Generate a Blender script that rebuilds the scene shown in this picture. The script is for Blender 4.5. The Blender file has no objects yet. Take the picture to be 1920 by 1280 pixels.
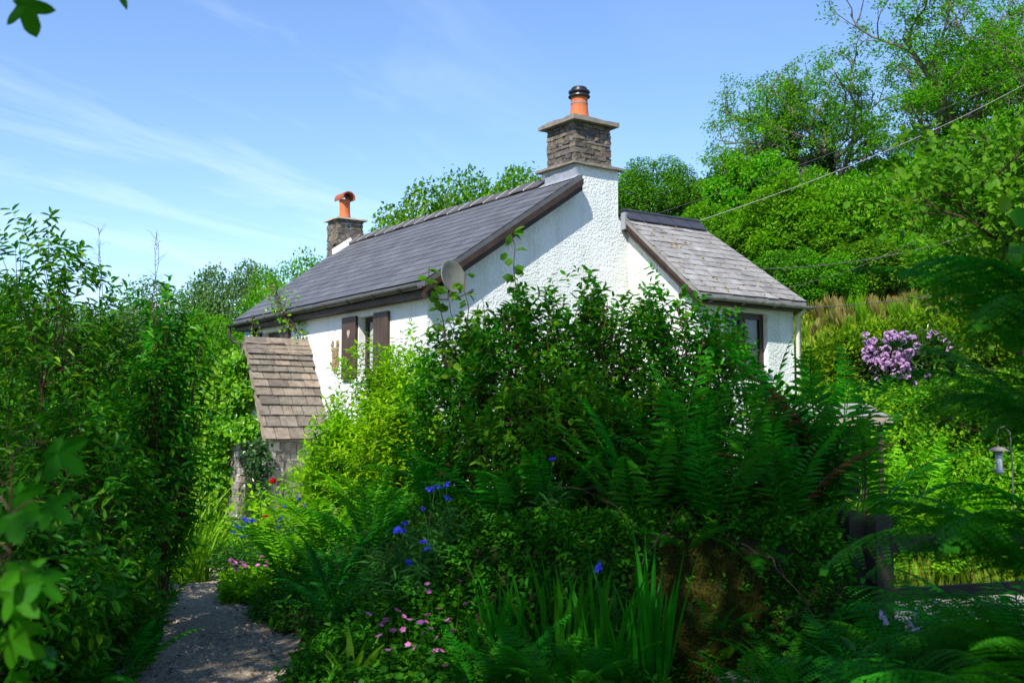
import bpy, bmesh, math, random
import numpy as np
from mathutils import Vector, Matrix

SC = bpy.context.scene
COL = SC.collection
EYE = 1.65
FPX, HORIZON = 2006.0, 795.0
# ------------------------------------------------------------------ camera
cd = bpy.data.cameras.new('camera')
cam = bpy.data.objects.new('camera', cd)
COL.objects.link(cam)
cam.location = (0, 0, EYE)
cam.rotation_euler = (math.radians(90) + math.atan(155 / FPX), 0, 0)
cd.sensor_width = 36.0
cd.lens = FPX / 1920 * 36.0
cd.clip_start, cd.clip_end = 0.05, 2000
cd.dof.use_dof = True
cd.dof.focus_distance = 16.0
cd.dof.aperture_fstop = 4.5
SC.camera = cam
# ------------------------------------------------------------------ world
SUN_AZ, SUN_EL = 247.3, 47.0          # azimuth counter-clockwise from +X
W = bpy.data.worlds.new('World')
SC.world = W
W.use_nodes = True
nt = W.node_tree
nt.nodes.clear()
def N(tree, t, **kw):
    n = tree.nodes.new(t)
    for k, v in kw.items():
        if k.startswith('i_'):
            n.inputs[k[2:].replace('_', ' ')].default_value = v
        else:
            setattr(n, k, v)
    return n
sky = N(nt, 'ShaderNodeTexSky', sky_type='NISHITA', sun_disc=False)
sky.sun_elevation = math.radians(SUN_EL)
sky.sun_rotation = math.radians(90 - SUN_AZ)
sky.altitude, sky.air_density, sky.dust_density, sky.ozone_density = 50, 1.0, 0.15, 4.0
bg = N(nt, 'ShaderNodeBackground')
bg.inputs['Strength'].default_value = 0.135
wo = N(nt, 'ShaderNodeOutputWorld')
tc = N(nt, 'ShaderNodeTexCoord')
sep = N(nt, 'ShaderNodeSeparateXYZ')
nt.links.new(tc.outputs['Generated'], sep.inputs[0])
mz = N(nt, 'ShaderNodeMath', operation='MAXIMUM'); mz.inputs[1].default_value = 0.04
nt.links.new(sep.outputs['Z'], mz.inputs[0])
dx = N(nt, 'ShaderNodeMath', operation='DIVIDE'); dy = N(nt, 'ShaderNodeMath', operation='DIVIDE')
nt.links.new(sep.outputs['X'], dx.inputs[0]); nt.links.new(mz.outputs[0], dx.inputs[1])
nt.links.new(sep.outputs['Y'], dy.inputs[0]); nt.links.new(mz.outputs[0], dy.inputs[1])
cmb = N(nt, 'ShaderNodeCombineXYZ')
nt.links.new(dx.outputs[0], cmb.inputs[0]); nt.links.new(dy.outputs[0], cmb.inputs[1])
m0 = N(nt, 'ShaderNodeMapping'); m0.inputs['Rotation'].default_value = (0, 0, math.radians(-68))
mp = N(nt, 'ShaderNodeMapping')
mp.inputs['Scale'].default_value = (0.42, 1.5, 1); mp.inputs['Location'].default_value = (1.3, 0.4, 0)
nt.links.new(cmb.outputs[0], m0.inputs[0]); nt.links.new(m0.outputs[0], mp.inputs[0])
cn = N(nt, 'ShaderNodeTexNoise'); cn.inputs['Scale'].default_value = 1.1; cn.inputs['Detail'].default_value = 7
cn.inputs['Roughness'].default_value = 0.62; cn.inputs['Distortion'].default_value = 0.7
nt.links.new(mp.outputs[0], cn.inputs['Vector'])
cr = N(nt, 'ShaderNodeValToRGB')
cr.color_ramp.elements[0].position = 0.47; cr.color_ramp.elements[0].color = (0, 0, 0, 1)
cr.color_ramp.elements[1].position = 0.80; cr.color_ramp.elements[1].color = (0.29, 0.29, 0.29, 1)
nt.links.new(cn.outputs['Fac'], cr.inputs[0])
cm = N(nt, 'ShaderNodeMixRGB'); cm.inputs[2].default_value = (6.2, 6.7, 7.3, 1)
mk = N(nt, 'ShaderNodeMapRange'); mk.inputs[1].default_value = .05; mk.inputs[2].default_value = -.22; mk.inputs[3].default_value = .12; mk.inputs[4].default_value = 1.0
nt.links.new(sep.outputs['X'], mk.inputs[0])
mm = N(nt, 'ShaderNodeMath', operation='MULTIPLY'); nt.links.new(cr.outputs[0], mm.inputs[0]); nt.links.new(mk.outputs[0], mm.inputs[1])
hs = N(nt, 'ShaderNodeHueSaturation'); hs.inputs['Saturation'].default_value = 1.06; hs.inputs['Hue'].default_value = .505; hs.inputs['Value'].default_value = 1.0
nt.links.new(sky.outputs[0], hs.inputs['Color'])
nt.links.new(mm.outputs[0], cm.inputs[0]); nt.links.new(hs.outputs[0], cm.inputs[1])
nt.links.new(cm.outputs[0], bg.inputs[0]); nt.links.new(bg.outputs[0], wo.inputs[0])
# ------------------------------------------------------------------ sun and exposure
sd = bpy.data.lights.new('sun', 'SUN')
sd.energy, sd.angle, sd.color = 3.9, math.radians(0.53), (1.0, 0.955, 0.88)
so = bpy.data.objects.new('sun', sd)
COL.objects.link(so)
az, el = math.radians(SUN_AZ), math.radians(SUN_EL)
TOSUN = Vector((math.cos(az) * math.cos(el), math.sin(az) * math.cos(el), math.sin(el)))
so.rotation_euler = TOSUN.to_track_quat('Z', 'Y').to_euler()
so.location = TOSUN * 60
SC.view_settings.view_transform = 'Standard'
SC.view_settings.look = 'None'
SC.view_settings.gamma = 1.0
SC.view_settings.exposure = 0.80
SC.cycles.max_bounces = 7
SC.cycles.diffuse_bounces = 4
SC.cycles.glossy_bounces = 2
SC.cycles.transmission_bounces = 4
SC.cycles.transparent_max_bounces = 8
SC.cycles.caustics_reflective = False
SC.cycles.caustics_refractive = False
SC.cycles.use_denoising = True
SC.cycles.sample_clamp_indirect = 4.0

# ------------------------------------------------------------------ helpers
def link(name, data, parent=None, mat=None):
    o = bpy.data.objects.new(name, data)
    COL.objects.link(o)
    if parent is not None:
        o.parent = parent
    if mat is not None:
        data.materials.clear(); data.materials.append(mat)
    return o
def tag(o, label=None, cat=None, group=None, kind=None):
    if label: o['label'] = label
    if cat: o['category'] = cat
    if group: o['group'] = group
    if kind: o['kind'] = kind
    return o
def thing(name, label, cat, loc=(0, 0, 0), rz=0.0, group=None, scale=1.0):
    o = bpy.data.objects.new(name, None)
    COL.objects.link(o)
    o.empty_display_size = 0.2
    o.location = loc; o.rotation_euler = (0, 0, rz)
    o.scale = scale if isinstance(scale, (tuple, list)) else (scale,) * 3
    return tag(o, label, cat, group)

class Geo:
    """collects vertices and faces of one mesh"""
    def __init__(s): s.V, s.F, s.n = [], [], 0
    def add(s, V, F):
        V = np.asarray(V, float).reshape(-1, 3); F = np.asarray(F, int)
        s.V.append(V); s.F.append(F + s.n); s.n += len(V)
    def mesh(s, name, smooth=False, recalc=False):
        me = bpy.data.meshes.new(name)
        if s.n:
            V = np.concatenate(s.V)
            me.vertices.add(len(V)); me.vertices.foreach_set('co', V.astype(np.float32).ravel())
            li = np.concatenate([f.ravel() for f in s.F]); tot = np.concatenate([np.full(len(f), f.shape[1]) for f in s.F])
            me.loops.add(len(li)); me.loops.foreach_set('vertex_index', li.astype(np.int32))
            me.polygons.add(len(tot))
            me.polygons.foreach_set('loop_start', np.concatenate([[0], np.cumsum(tot)[:-1]]).astype(np.int32))
            me.polygons.foreach_set('loop_total', tot.astype(np.int32))
            me.polygons.foreach_set('use_smooth', np.full(len(tot), bool(smooth)))
            me.update(calc_edges=True)
            if recalc:
                bm = bmesh.new(); bm.from_mesh(me); bmesh.ops.recalc_face_normals(bm, faces=bm.faces); bm.to_mesh(me); bm.free()
        return me
    def obj(s, name, mat, parent=None, smooth=False, recalc=False):
        return link(name, s.mesh(name, smooth, recalc), parent, mat)
    # shapes
    def box(s, c0, c1, jit=0, rng=None):
        x0, y0, z0 = c0; x1, y1, z1 = c1
        V = np.array([[x0,y0,z0],[x1,y0,z0],[x1,y1,z0],[x0,y1,z0],[x0,y0,z1],[x1,y0,z1],[x1,y1,z1],[x0,y1,z1]], float)
        if jit: V += rng.normal(0, jit, V.shape)
        s.add(V, [[0,3,2,1],[4,5,6,7],[0,1,5,4],[1,2,6,5],[2,3,7,6],[3,0,4,7]]); return s
    def hexa(s, bottom, top):
        s.add(list(bottom) + list(top), [[0,3,2,1],[4,5,6,7],[0,1,5,4],[1,2,6,5],[2,3,7,6],[3,0,4,7]]); return s
    def beam(s, p, q, w, h, up=(0, 0, 1)):
        p, q = np.array(p, float), np.array(q, float); d = q - p; d /= np.linalg.norm(d)
        sd_ = np.cross(d, up); sd_ /= np.linalg.norm(sd_); u_ = np.cross(sd_, d)
        a, b = sd_ * w / 2, u_ * h / 2
        return s.hexa([p - a - b, p + a - b, p + a + b, p - a + b], [q - a - b, q + a - b, q + a + b, q - a + b])
    def tube(s, pts, rad, n=6, cap=False):
        pts = np.asarray(pts, float); k = len(pts); rad = np.broadcast_to(rad, (k,))
        t = np.gradient(pts, axis=0); t /= (np.linalg.norm(t, axis=1)[:, None] + 1e-9)
        ref = np.array([0.31, 0.95, 0.05]) if abs(t[0, 2]) > 0.7 else np.array([0, 0, 1.0])
        a = np.cross(t, ref); a /= (np.linalg.norm(a, axis=1)[:, None] + 1e-9); b = np.cross(t, a)
        th = np.arange(n) * 2 * np.pi / n
        V = pts[:, None] + rad[:, None, None] * (np.cos(th)[None, :, None] * a[:, None] + np.sin(th)[None, :, None] * b[:, None])
        i = np.arange(k - 1)[:, None] * n; j = np.arange(n)[None]; j2 = (j + 1) % n
        F = np.stack([i + j, i + j2, i + n + j2, i + n + j], -1).reshape(-1, 4)
        s.add(V, F)
        if cap:
            s.add(V[0], [list(range(n))[::-1]]); s.add(V[-1], [list(range(n))])
        return s
    def lathe(s, prof, n=20, c=(0, 0, 0)):
        prof = np.asarray(prof, float); k = len(prof); th = np.arange(n) * 2 * np.pi / n
        V = np.stack([prof[:, 0, None] * np.cos(th), prof[:, 0, None] * np.sin(th), np.repeat(prof[:, 1, None], n, 1)], -1) + np.array(c)
        i = np.arange(k - 1)[:, None] * n; j = np.arange(n)[None]; j2 = (j + 1) % n
        s.add(V, np.stack([i + j, i + j2, i + n + j2, i + n + j], -1).reshape(-1, 4)); return s

def unit(a): return a / (np.linalg.norm(a, axis=-1, keepdims=True) + 1e-9)
# leaf outlines: (along, across, lift); faces
LEAF = {
    'oval': (np.array([[0,0,0],[.3,.5,.10],[.72,.36,.06],[1,0,-.10],[.72,-.36,.06],[.3,-.5,.10]]), [[0,3,2,1],[0,5,4,3]]),
    'lance': (np.array([[0,0,0],[.28,.42,.07],[.65,.40,.03],[1,0,-.16],[.65,-.40,.03],[.28,-.42,.07]]), [[0,3,2,1],[0,5,4,3]]),
    'round': (np.array([[0,0,0],[.15,.42,.06],[.55,.52,.06],[.85,.3,.0],[1.02,0,-.08],[.85,-.3,.0],[.55,-.52,.06],[.15,-.42,.06]]), [[0,4,3,2],[0,2,1,0],[0,6,5,4],[0,7,6,0]]),
    'clump': (np.array([[0,0,0],[.35,.55,.12],[1,.1,-.1],[.45,-.5,.15]]), [[0,2,1,0],[0,3,2,0]]),
}
LEAF['round'] = (LEAF['round'][0], [[0,4,3,2],[0,6,5,4]])
LEAF['round'] = (np.array([[0,0,0],[.12,.40,.05],[.6,.52,.05],[1.02,0,-.08],[.6,-.52,.05],[.12,-.40,.05]]), [[0,3,2,1],[0,5,4,3]])
LEAF['clump'] = (np.array([[0,0,0],[.35,.5,.12],[1,.05,-.12],[.45,-.5,.1]]), [[0,3,2,1]])
def _lobed():
    out = []
    tips = [(-125, .42), (-62, .82), (0, 1.0), (62, .82), (125, .42)]
    pts = []
    for i, (a, r) in enumerate(tips):
        for da, rr in ((-17, .72), (-9, .86), (0, 1.0), (9, .86), (17, .72)):
            pts.append((math.radians(a + da), r * rr))
        if i < 4: pts.append((math.radians(a + 31), .40))
    V = [[0.30, 0, -0.02]] + [[.30 + .7 * r * math.cos(a), .75 * r * math.sin(a), 0.05 * math.sin(3 * a) - .12 * r * r] for a, r in pts] + [[.12, 0, 0]]
    n = len(V)
    return np.array(V), [[0, i + 1, i, 0][:3] for i in range(1, n - 1)] + [[0, 1, n - 1]]
LEAF['lobed'] = _lobed()
def leaves(g, P, D, Nn, L, Wd, kind='oval'):
    T, F = LEAF[kind]; F = np.array(F)
    n = len(P)
    if n == 0: return
    D = unit(D); S = unit(np.cross(D, Nn)); Nn = np.cross(S, D)
    L = np.broadcast_to(np.asarray(L, float), (n,)); Wd = np.broadcast_to(np.asarray(Wd, float), (n,))
    V = (P[:, None] + (L[:, None] * T[None, :, 0])[..., None] * D[:, None] + (Wd[:, None] * T[None, :, 1])[..., None] * S[:, None]
         + (L[:, None] * T[None, :, 2])[..., None] * Nn[:, None])
    k = len(T)
    g.add(V.reshape(-1, 3), (F[None] + (np.arange(n) * k)[:, None, None]).reshape(-1, F.shape[1]))
UP = np.array([0, 0, 1.0])
def twig_leaves(g, rng, P, D, k, tl, L, Wd, kind='oval', droop=0.25, spread=(45, 85), stems=None, start=0.15):
    """k leaves up each twig (base P, direction D, length tl)"""
    n = len(P); D = unit(D)
    tl = np.broadcast_to(np.asarray(tl, float), (n,))
    A = unit(np.cross(D, UP + rng.normal(0, .15, (n, 3)))); B = np.cross(D, A)
    ph0 = rng.uniform(0, 6.28, n)
    for i in range(k):
        s_ = start + (1 - start) * (i + .5) / k
        ph = ph0 + i * 2.4 + rng.normal(0, .3, n)
        rad = np.cos(ph)[:, None] * A + np.sin(ph)[:, None] * B
        fi = np.radians(rng.uniform(spread[0], spread[1], n) * (1.15 - .55 * (i + .5) / k))
        d = np.cos(fi)[:, None] * D + np.sin(fi)[:, None] * rad
        d[:, 2] -= droop * rng.uniform(.3, 1.4, n)
        nn = UP * 1.0 + D * .5 + rng.normal(0, .35, (n, 3))
        sc = rng.uniform(.7, 1.2, n) * (1 - .25 * abs(s_ - .6))
        leaves(g, P + D * (tl * s_)[:, None], d, nn, L * sc, Wd * sc, kind)
    if stems is not None:
        for p, d, t in zip(P, D, tl): stems.tube([p, p + d * t], [.0025, .001], 3)
def bend(p, q, rng, k=6, sag=0.15, wob=0.05):
    p, q = np.array(p, float), np.array(q, float); t = np.linspace(0, 1, k)[:, None]
    ln = np.linalg.norm(q - p)
    pts = p + (q - p) * t + UP * sag * ln * (4 * t * (1 - t)) * .5
    w = rng.normal(0, wob * ln, (k, 3)); w[0] = w[-1] = 0
    return pts + w

# ------------------------------------------------------------------ materials
def newmat(name):
    m = bpy.data.materials.new(name); m.use_nodes = True
    m.node_tree.nodes.clear()
    return m, m.node_tree
def ramp(t, fac, cols):
    r = N(t, 'ShaderNodeValToRGB'); cr_ = r.color_ramp
    while len(cr_.elements) < len(cols): cr_.elements.new(0.5)
    for e, (p, c) in zip(cr_.elements, cols): e.position = p; e.color = (*c, 1)
    t.links.new(fac, r.inputs[0]); return r.outputs[0]
def noise(t, scale, detail=4, rough=0.55, vec=None, coord='Object'):
    n = N(t, 'ShaderNodeTexNoise'); n.inputs['Scale'].default_value = scale
    n.inputs['Detail'].default_value = detail; n.inputs['Roughness'].default_value = rough
    if vec is None: vec = N(t, 'ShaderNodeTexCoord').outputs[coord]
    t.links.new(vec, n.inputs['Vector']); return n.outputs['Fac']
def mixc(t, fac, a, b, mode='MIX'):
    m = N(t, 'ShaderNodeMixRGB', blend_type=mode)
    for i, x in ((0, fac), (1, a), (2, b)):
        if hasattr(x, 'links'): t.links.new(x, m.inputs[i])
        else: m.inputs[i].default_value = (*x, 1) if isinstance(x, tuple) else x
    return m.outputs[0]
def leafmat(name, cols, transl=0.38, tcol=(1.08, 1.38, .40), rough=0.5, spec=0.11, objvar=0.25):
    m, t = newmat(name)
    gi = N(t, 'ShaderNodeNewGeometry')
    c = ramp(t, gi.outputs['Random Per Island'], [(i / (len(cols) - 1), k) for i, k in enumerate(cols)])
    nz = noise(t, 1.7, 3, .5)
    br = N(t, 'ShaderNodeMapRange'); br.inputs[1].default_value = .3; br.inputs[2].default_value = .7
    br.inputs[3].default_value = 1 - objvar; br.inputs[4].default_value = 1 + objvar
    t.links.new(nz, br.inputs[0])
    hv = N(t, 'ShaderNodeHueSaturation'); t.links.new(c, hv.inputs['Color']); t.links.new(br.outputs[0], hv.inputs['Value'])
    oi = N(t, 'ShaderNodeObjectInfo'); hm = N(t, 'ShaderNodeMapRange'); hm.inputs[3].default_value = .488; hm.inputs[4].default_value = .512
    t.links.new(oi.outputs['Random'], hm.inputs[0]); t.links.new(hm.outputs[0], hv.inputs['Hue'])
    p = N(t, 'ShaderNodeBsdfPrincipled'); p.inputs['Roughness'].default_value = rough; p.inputs['Specular IOR Level'].default_value = spec
    t.links.new(hv.outputs[0], p.inputs['Base Color'])
    tr = N(t, 'ShaderNodeBsdfTranslucent'); t.links.new(mixc(t, 1.0, hv.outputs[0], tcol, 'MULTIPLY'), tr.inputs[0])
    mx = N(t, 'ShaderNodeMixShader'); mx.inputs[0].default_value = transl
    t.links.new(p.outputs[0], mx.inputs[1]); t.links.new(tr.outputs[0], mx.inputs[2])
    o = N(t, 'ShaderNodeOutputMaterial'); t.links.new(mx.outputs[0], o.inputs[0])
    return m
def surf(name, cols, scale=8, rough=0.8, bump=0.0, bscale=None, streak=None, bdist=0.01, island=None, coord='Object', detail=5, spec=0.3, metal=0.0, vor=None, stain=None):
    m, t = newmat(name)
    tcn = N(t, 'ShaderNodeTexCoord').outputs[coord]
    nz = noise(t, scale, detail, .6, tcn)
    st = [(.28 + .44 * i / max(1, len(cols) - 1), k) for i, k in enumerate(cols)]
    c = ramp(t, nz, st)
    if island:
        gi = N(t, 'ShaderNodeNewGeometry')
        ci = ramp(t, gi.outputs['Random Per Island'], [(i / (len(island) - 1), k) for i, k in enumerate(island)])
        c = mixc(t, 1.0, c, ci, 'MULTIPLY')
    if stain:
        sc_, lo, hi, colr = stain
        n2 = noise(t, sc_, 6, .65, tcn)
        f = N(t, 'ShaderNodeMapRange'); f.inputs[1].default_value = lo; f.inputs[2].default_value = hi
        t.links.new(n2, f.inputs[0]); c = mixc(t, f.outputs[0], c, colr)
    if streak:
        mpn = N(t, 'ShaderNodeMapping'); mpn.inputs['Scale'].default_value = (3.2, 3.2, .28); t.links.new(tcn, mpn.inputs[0])
        n3 = noise(t, 1.0, 7, .7, mpn.outputs[0]); f = N(t, 'ShaderNodeMapRange'); f.inputs[1].default_value = .52; f.inputs[2].default_value = .85
        t.links.new(n3, f.inputs[0]); c = mixc(t, f.outputs[0], c, streak)
    p = N(t, 'ShaderNodeBsdfPrincipled'); p.inputs['Roughness'].default_value = rough
    p.inputs['Specular IOR Level'].default_value = spec; p.inputs['Metallic'].default_value = metal
    t.links.new(c, p.inputs['Base Color'])
    if bump:
        b = N(t, 'ShaderNodeBump'); b.inputs['Strength'].default_value = bump; b.inputs['Distance'].default_value = bdist
        if vor:
            v = N(t, 'ShaderNodeTexVoronoi', feature='SMOOTH_F1'); v.inputs['Scale'].default_value = vor
            nv = noise(t, vor * .8, 3, .6, tcn)
            vm = N(t, 'ShaderNodeMixRGB'); vm.inputs[0].default_value = .03
            t.links.new(tcn, v.inputs['Vector'])
            ma = N(t, 'ShaderNodeMath', operation='MULTIPLY_ADD'); ma.inputs[1].default_value = -1.0
            t.links.new(v.outputs['Distance'], ma.inputs[0]); t.links.new(nv, ma.inputs[2])
            t.links.new(ma.outputs[0], b.inputs['Height'])
        else:
            t.links.new(noise(t, bscale or scale * 4, 6, .65, tcn), b.inputs['Height'])
        t.links.new(b.outputs[0], p.inputs['Normal'])
    o = N(t, 'ShaderNodeOutputMaterial'); t.links.new(p.outputs[0], o.inputs[0])
    return m
M = {}
M['dash'] = surf('rough_white_pebbledash', [(.70, .73, .71), (.80, .82, .80)], 1.2, .9, .8, bdist=.017, vor=30, streak=(.46, .48, .40), stain=(1.3, .50, .80, (.56, .60, .47)))
M['render'] = surf('smooth_white_limewash', [(.76, .76, .74), (.84, .84, .82)], 2.5, .85, .5, bscale=9, bdist=.02, streak=(.58, .58, .52), stain=(2.6, .66, .9, (.55, .56, .50)))
M['slate'] = surf('blue_grey_slate', [(.078, .080, .083), (.122, .124, .128)], 3, .58, .25, bscale=30, bdist=.004, island=[(.78, .78, .80), (1.0, 1.0, 1.03), (.88, .87, .88), (1.22, 1.22, 1.24), (.95, .93, .92)], spec=.4)
M['old_slate'] = surf('weathered_grey_slate', [(.20, .195, .185), (.33, .325, .31)], 6, .8, .4, bscale=30, bdist=.006, island=[(.75, .74, .74), (1.05, 1.02, 1.0), (.9, .86, .84), (1.2, 1.2, 1.2)], stain=(5, .62, .8, (.14, .10, .06)))
M['ridge'] = surf('dark_ridge_tile', [(.035, .036, .045), (.06, .06, .07)], 7, .38, .2, bscale=40, bdist=.004, stain=(9, .66, .8, (.16, .10, .06)))
M['ridge_grey'] = surf('grey_ridge_tile', [(.07, .066, .066), (.11, .10, .10)], 6, .6, .2, bscale=40, bdist=.004)
M['mortar'] = surf('pale_mortar', [(.50, .48, .45), (.68, .66, .62)], 20, .9, .4, bdist=.01)
M['stonetile'] = surf('brown_stone_tile', [(.145, .122, .095), (.285, .25, .205)], 9, .9, .8, bscale=60, bdist=.012, island=[(.62, .60, .60), (1.0, 1.0, .98), (1.3, 1.2, 1.1), (.82, .80, .80)], stain=(7, .60, .75, (.09, .08, .07)))
M['stone'] = surf('chimney_stone', [(.085, .075, .068), (.22, .19, .16)], 12, .9, .9, bscale=30, bdist=.02, island=[(.55, .55, .6), (1.15, 1.1, 1.05), (.8, .8, .85), (1.5, 1.4, 1.1), (.7, .62, .56)], stain=(14, .64, .72, (.32, .29, .14)))
M['stonemortar'] = surf('stone_mortar', [(.12, .11, .10), (.22, .20, .17)], 14, .95, .9, bscale=50, bdist=.01)
M['rubble'] = surf('ochre_rubble_stone', [(.30, .22, .12), (.46, .36, .20)], 14, .9, .9, bscale=40, bdist=.02, island=[(.6, .6, .6), (1.1, 1.05, 1.0), (.85, .8, .7), (1.3, 1.2, 1.0)])
M['cap'] = surf('lichened_cap_slab', [(.17, .15, .12), (.31, .28, .22)], 10, .9, .8, bscale=40, bdist=.012, stain=(8, .58, .72, (.12, .10, .05)))
M['palecap'] = surf('pale_cement_cap', [(.42, .37, .28), (.56, .50, .38)], 8, .9, .4, bscale=40, bdist=.008)
M['terracotta'] = surf('terracotta', [(.46, .13, .045), (.60, .18, .065)], 5, .75, .15, bscale=40, bdist=.003, stain=(6, .66, .85, (.22, .08, .05)))
M['cowl'] = surf('dark_terracotta_cowl', [(.30, .085, .045), (.40, .12, .06)], 6, .7)
M['blackmetal'] = surf('black_metal', [(.012, .012, .016), (.03, .028, .032)], 9, .35, spec=.5)
M['lead'] = surf('lead_flashing', [(.20, .22, .25), (.34, .36, .39)], 5, .45, .3, bscale=14, bdist=.01)
M['whitelead'] = surf('white_flashing', [(.60, .62, .64), (.8, .8, .8)], 8, .7)
M['barge'] = surf('dark_brown_boards', [(.028, .017, .012), (.065, .040, .028)], 6, .55, .3, bscale=25, bdist=.004)
M['gutter'] = surf('black_gutter', [(.02, .022, .018), (.06, .06, .045)], 5, .4, stain=(6, .5, .8, (.09, .09, .05)))
M['greygutter'] = surf('grey_mossy_gutter', [(.22, .21, .19), (.40, .39, .36)], 7, .8, .4, bdist=.006, stain=(6, .5, .7, (.10, .09, .05)))
M['whitepipe'] = surf('old_white_pipe', [(.62, .60, .50), (.72, .70, .62)], 8, .6)
M['shutter'] = surf('brown_shutter_paint', [(.055, .032, .022), (.09, .055, .038)], 4, .5, .2, bscale=20, bdist=.003)
M['frame'] = surf('dark_window_frame', [(.030, .020, .014), (.055, .036, .025)], 6, .4)
M['lace'] = surf('lace_curtain', [(.55, .58, .58), (.72, .74, .74)], 60, .9)
M['heart'] = surf('weathered_bare_wood', [(.36, .30, .24), (.5, .43, .36)], 20, .9)
m, t = newmat('window_glass')
gl = N(t, 'ShaderNodeBsdfGlossy'); gl.inputs['Roughness'].default_value = .03; gl.inputs[0].default_value = (.9, .95, 1, 1)
tp = N(t, 'ShaderNodeBsdfTransparent'); tp.inputs[0].default_value = (.72, .78, .78, 1)
fr = N(t, 'ShaderNodeFresnel'); fr.inputs[0].default_value = 1.6
mx = N(t, 'ShaderNodeMixShader'); t.links.new(fr.outputs[0], mx.inputs[0]); t.links.new(tp.outputs[0], mx.inputs[1]); t.links.new(gl.outputs[0], mx.inputs[2])
t.links.new(mx.outputs[0], N(t, 'ShaderNodeOutputMaterial').inputs[0]); M['glass'] = m
M['dish'] = surf('grey_dish', [(.10, .105, .085), (.15, .155, .125)], 5, .5)
M['dishdark'] = surf('dark_plastic', [(.05, .05, .05), (.08, .08, .08)], 5, .5)
M['cable'] = surf('pale_cable', [(.30, .29, .26), (.42, .40, .36)], 4, .7)
M['darkcable'] = surf('dark_cable', [(.08, .08, .07), (.14, .13, .12)], 4, .7)
M['white'] = surf('white_paint', [(.74, .75, .76), (.8, .8, .8)], 9, .6)
M['blue'] = surf('blue_paint', [(.02, .25, .62), (.03, .32, .72)], 9, .5)
M['darkblue'] = surf('dark_blue_slate', [(.015, .05, .09), (.03, .08, .12)], 9, .5)
M['bark'] = surf('grey_bark', [(.09, .072, .052), (.23, .195, .15)], 5, .9, .8, bscale=14, bdist=.03)
M['twig'] = surf('brown_twig', [(.035, .022, .014), (.08, .05, .03)], 9, .8)
M['redtwig'] = surf('reddish_stem', [(.06, .025, .015), (.12, .06, .03)], 9, .7)
M['paletwig'] = surf('pale_dead_wood', [(.22, .18, .13), (.36, .31, .24)], 9, .9)
M['gate'] = surf('old_dark_timber', [(.022, .016, .011), (.06, .045, .032)], 4, .85, .6, bscale=22, bdist=.006)
M['soil'] = surf('mossy_garden_soil', [(.012, .010, .006), (.030, .036, .012), (.030, .070, .010)], 2.2, 1, 1, bscale=14, bdist=.05, spec=.1)
M['moss'] = surf('brown_green_moss', [(.022, .020, .005), (.06, .05, .010), (.035, .05, .008)], 6, 1, 1, bscale=45, bdist=.04, spec=.05)
M['rock'] = surf('grey_bank_stone', [(.06, .06, .055), (.17, .165, .15)], 7, .9, .8, bscale=22, bdist=.03, stain=(4, .5, .65, (.06, .06, .015)))
M['gravelbase'] = surf('gravel_path', [(.14, .108, .072), (.29, .23, .16), (.42, .345, .25)], 28, .95, 1, bscale=55, bdist=.025, stain=(1.6, .56, .75, (.06, .06, .025)), spec=.2)
M['pebble'] = surf('path_pebbles', [(.26, .21, .15), (.46, .385, .285)], 9, .85, island=[(.5, .5, .52), (1, .97, .93), (.75, .72, .7), (1.3, 1.25, 1.2)])
M['drive'] = surf('pale_gravel_drive', [(.30, .28, .25), (.48, .45, .41)], 30, .95, .9, bscale=70, bdist=.02)
M['hill'] = surf('rough_pasture', [(.05, .09, .015), (.10, .15, .025), (.17, .15, .05)], .7, 1, .6, bscale=4, bdist=.1, spec=.1)
M['leaf_shade'] = leafmat('mid_green_leaf', [(.020, .150, .004), (.038, .210, .005), (.030, .18, .005), (.085, .285, .006), (.040, .21, .005), (.025, .15, .004), (.11, .30, .006), (.16, .28, .010)], rough=.42)
M['leaf_left'] = leafmat('deep_green_leaf', [(.022, .150, .004), (.040, .215, .005), (.028, .17, .005), (.090, .30, .007), (.045, .22, .006), (.025, .16, .004), (.13, .33, .007), (.17, .30, .012)], rough=.42, spec=.2)
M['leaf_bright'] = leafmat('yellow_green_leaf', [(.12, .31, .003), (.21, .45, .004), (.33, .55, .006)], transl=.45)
M['leaf_hazel'] = leafmat('hazel_leaf', [(.05, .17, .008), (.09, .23, .010), (.14, .29, .012)], transl=.45)
M['leaf_ivy'] = leafmat('ivy_leaf', [(.075, .23, .005), (.14, .34, .007), (.25, .44, .012)], rough=.35, spec=.35)
M['leaf_ivydark'] = leafmat('dark_ivy_leaf', [(.02, .07, .012), (.04, .12, .015)], rough=.3, spec=.5)
M['leaf_hedge'] = leafmat('hedge_leaf', [(.06, .18, .005), (.11, .27, .006), (.24, .37, .008)])
M['leaf_rhodo'] = leafmat('rhododendron_leaf', [(.03, .09, .012), (.07, .16, .018)], rough=.3, spec=.5)
M['leaf_bramble'] = leafmat('bramble_leaf', [(.055, .22, .004), (.12, .34, .006), (.25, .46, .009)])
M['leaf_tree'] = leafmat('oak_tree_leaf', [(.045, .16, .006), (.085, .24, .008), (.15, .32, .010)], objvar=.3)
M['leaf_tree2'] = leafmat('ash_tree_leaf', [(.065, .23, .006), (.11, .32, .008), (.19, .41, .010)], transl=.48)
M['leaf_far'] = leafmat('far_tree_leaf', [(.06, .15, .04), (.09, .20, .05), (.13, .25, .06)], objvar=.3)
M['leaf_maple'] = leafmat('maple_leaf', [(.012, .11, .003), (.022, .15, .004), (.045, .20, .005)], transl=.45)
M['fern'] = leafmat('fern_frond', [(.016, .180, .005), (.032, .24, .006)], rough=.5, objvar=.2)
M['fern_bright'] = leafmat('bright_fern_frond', [(.11, .36, .005), (.19, .48, .006)], rough=.5)
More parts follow.
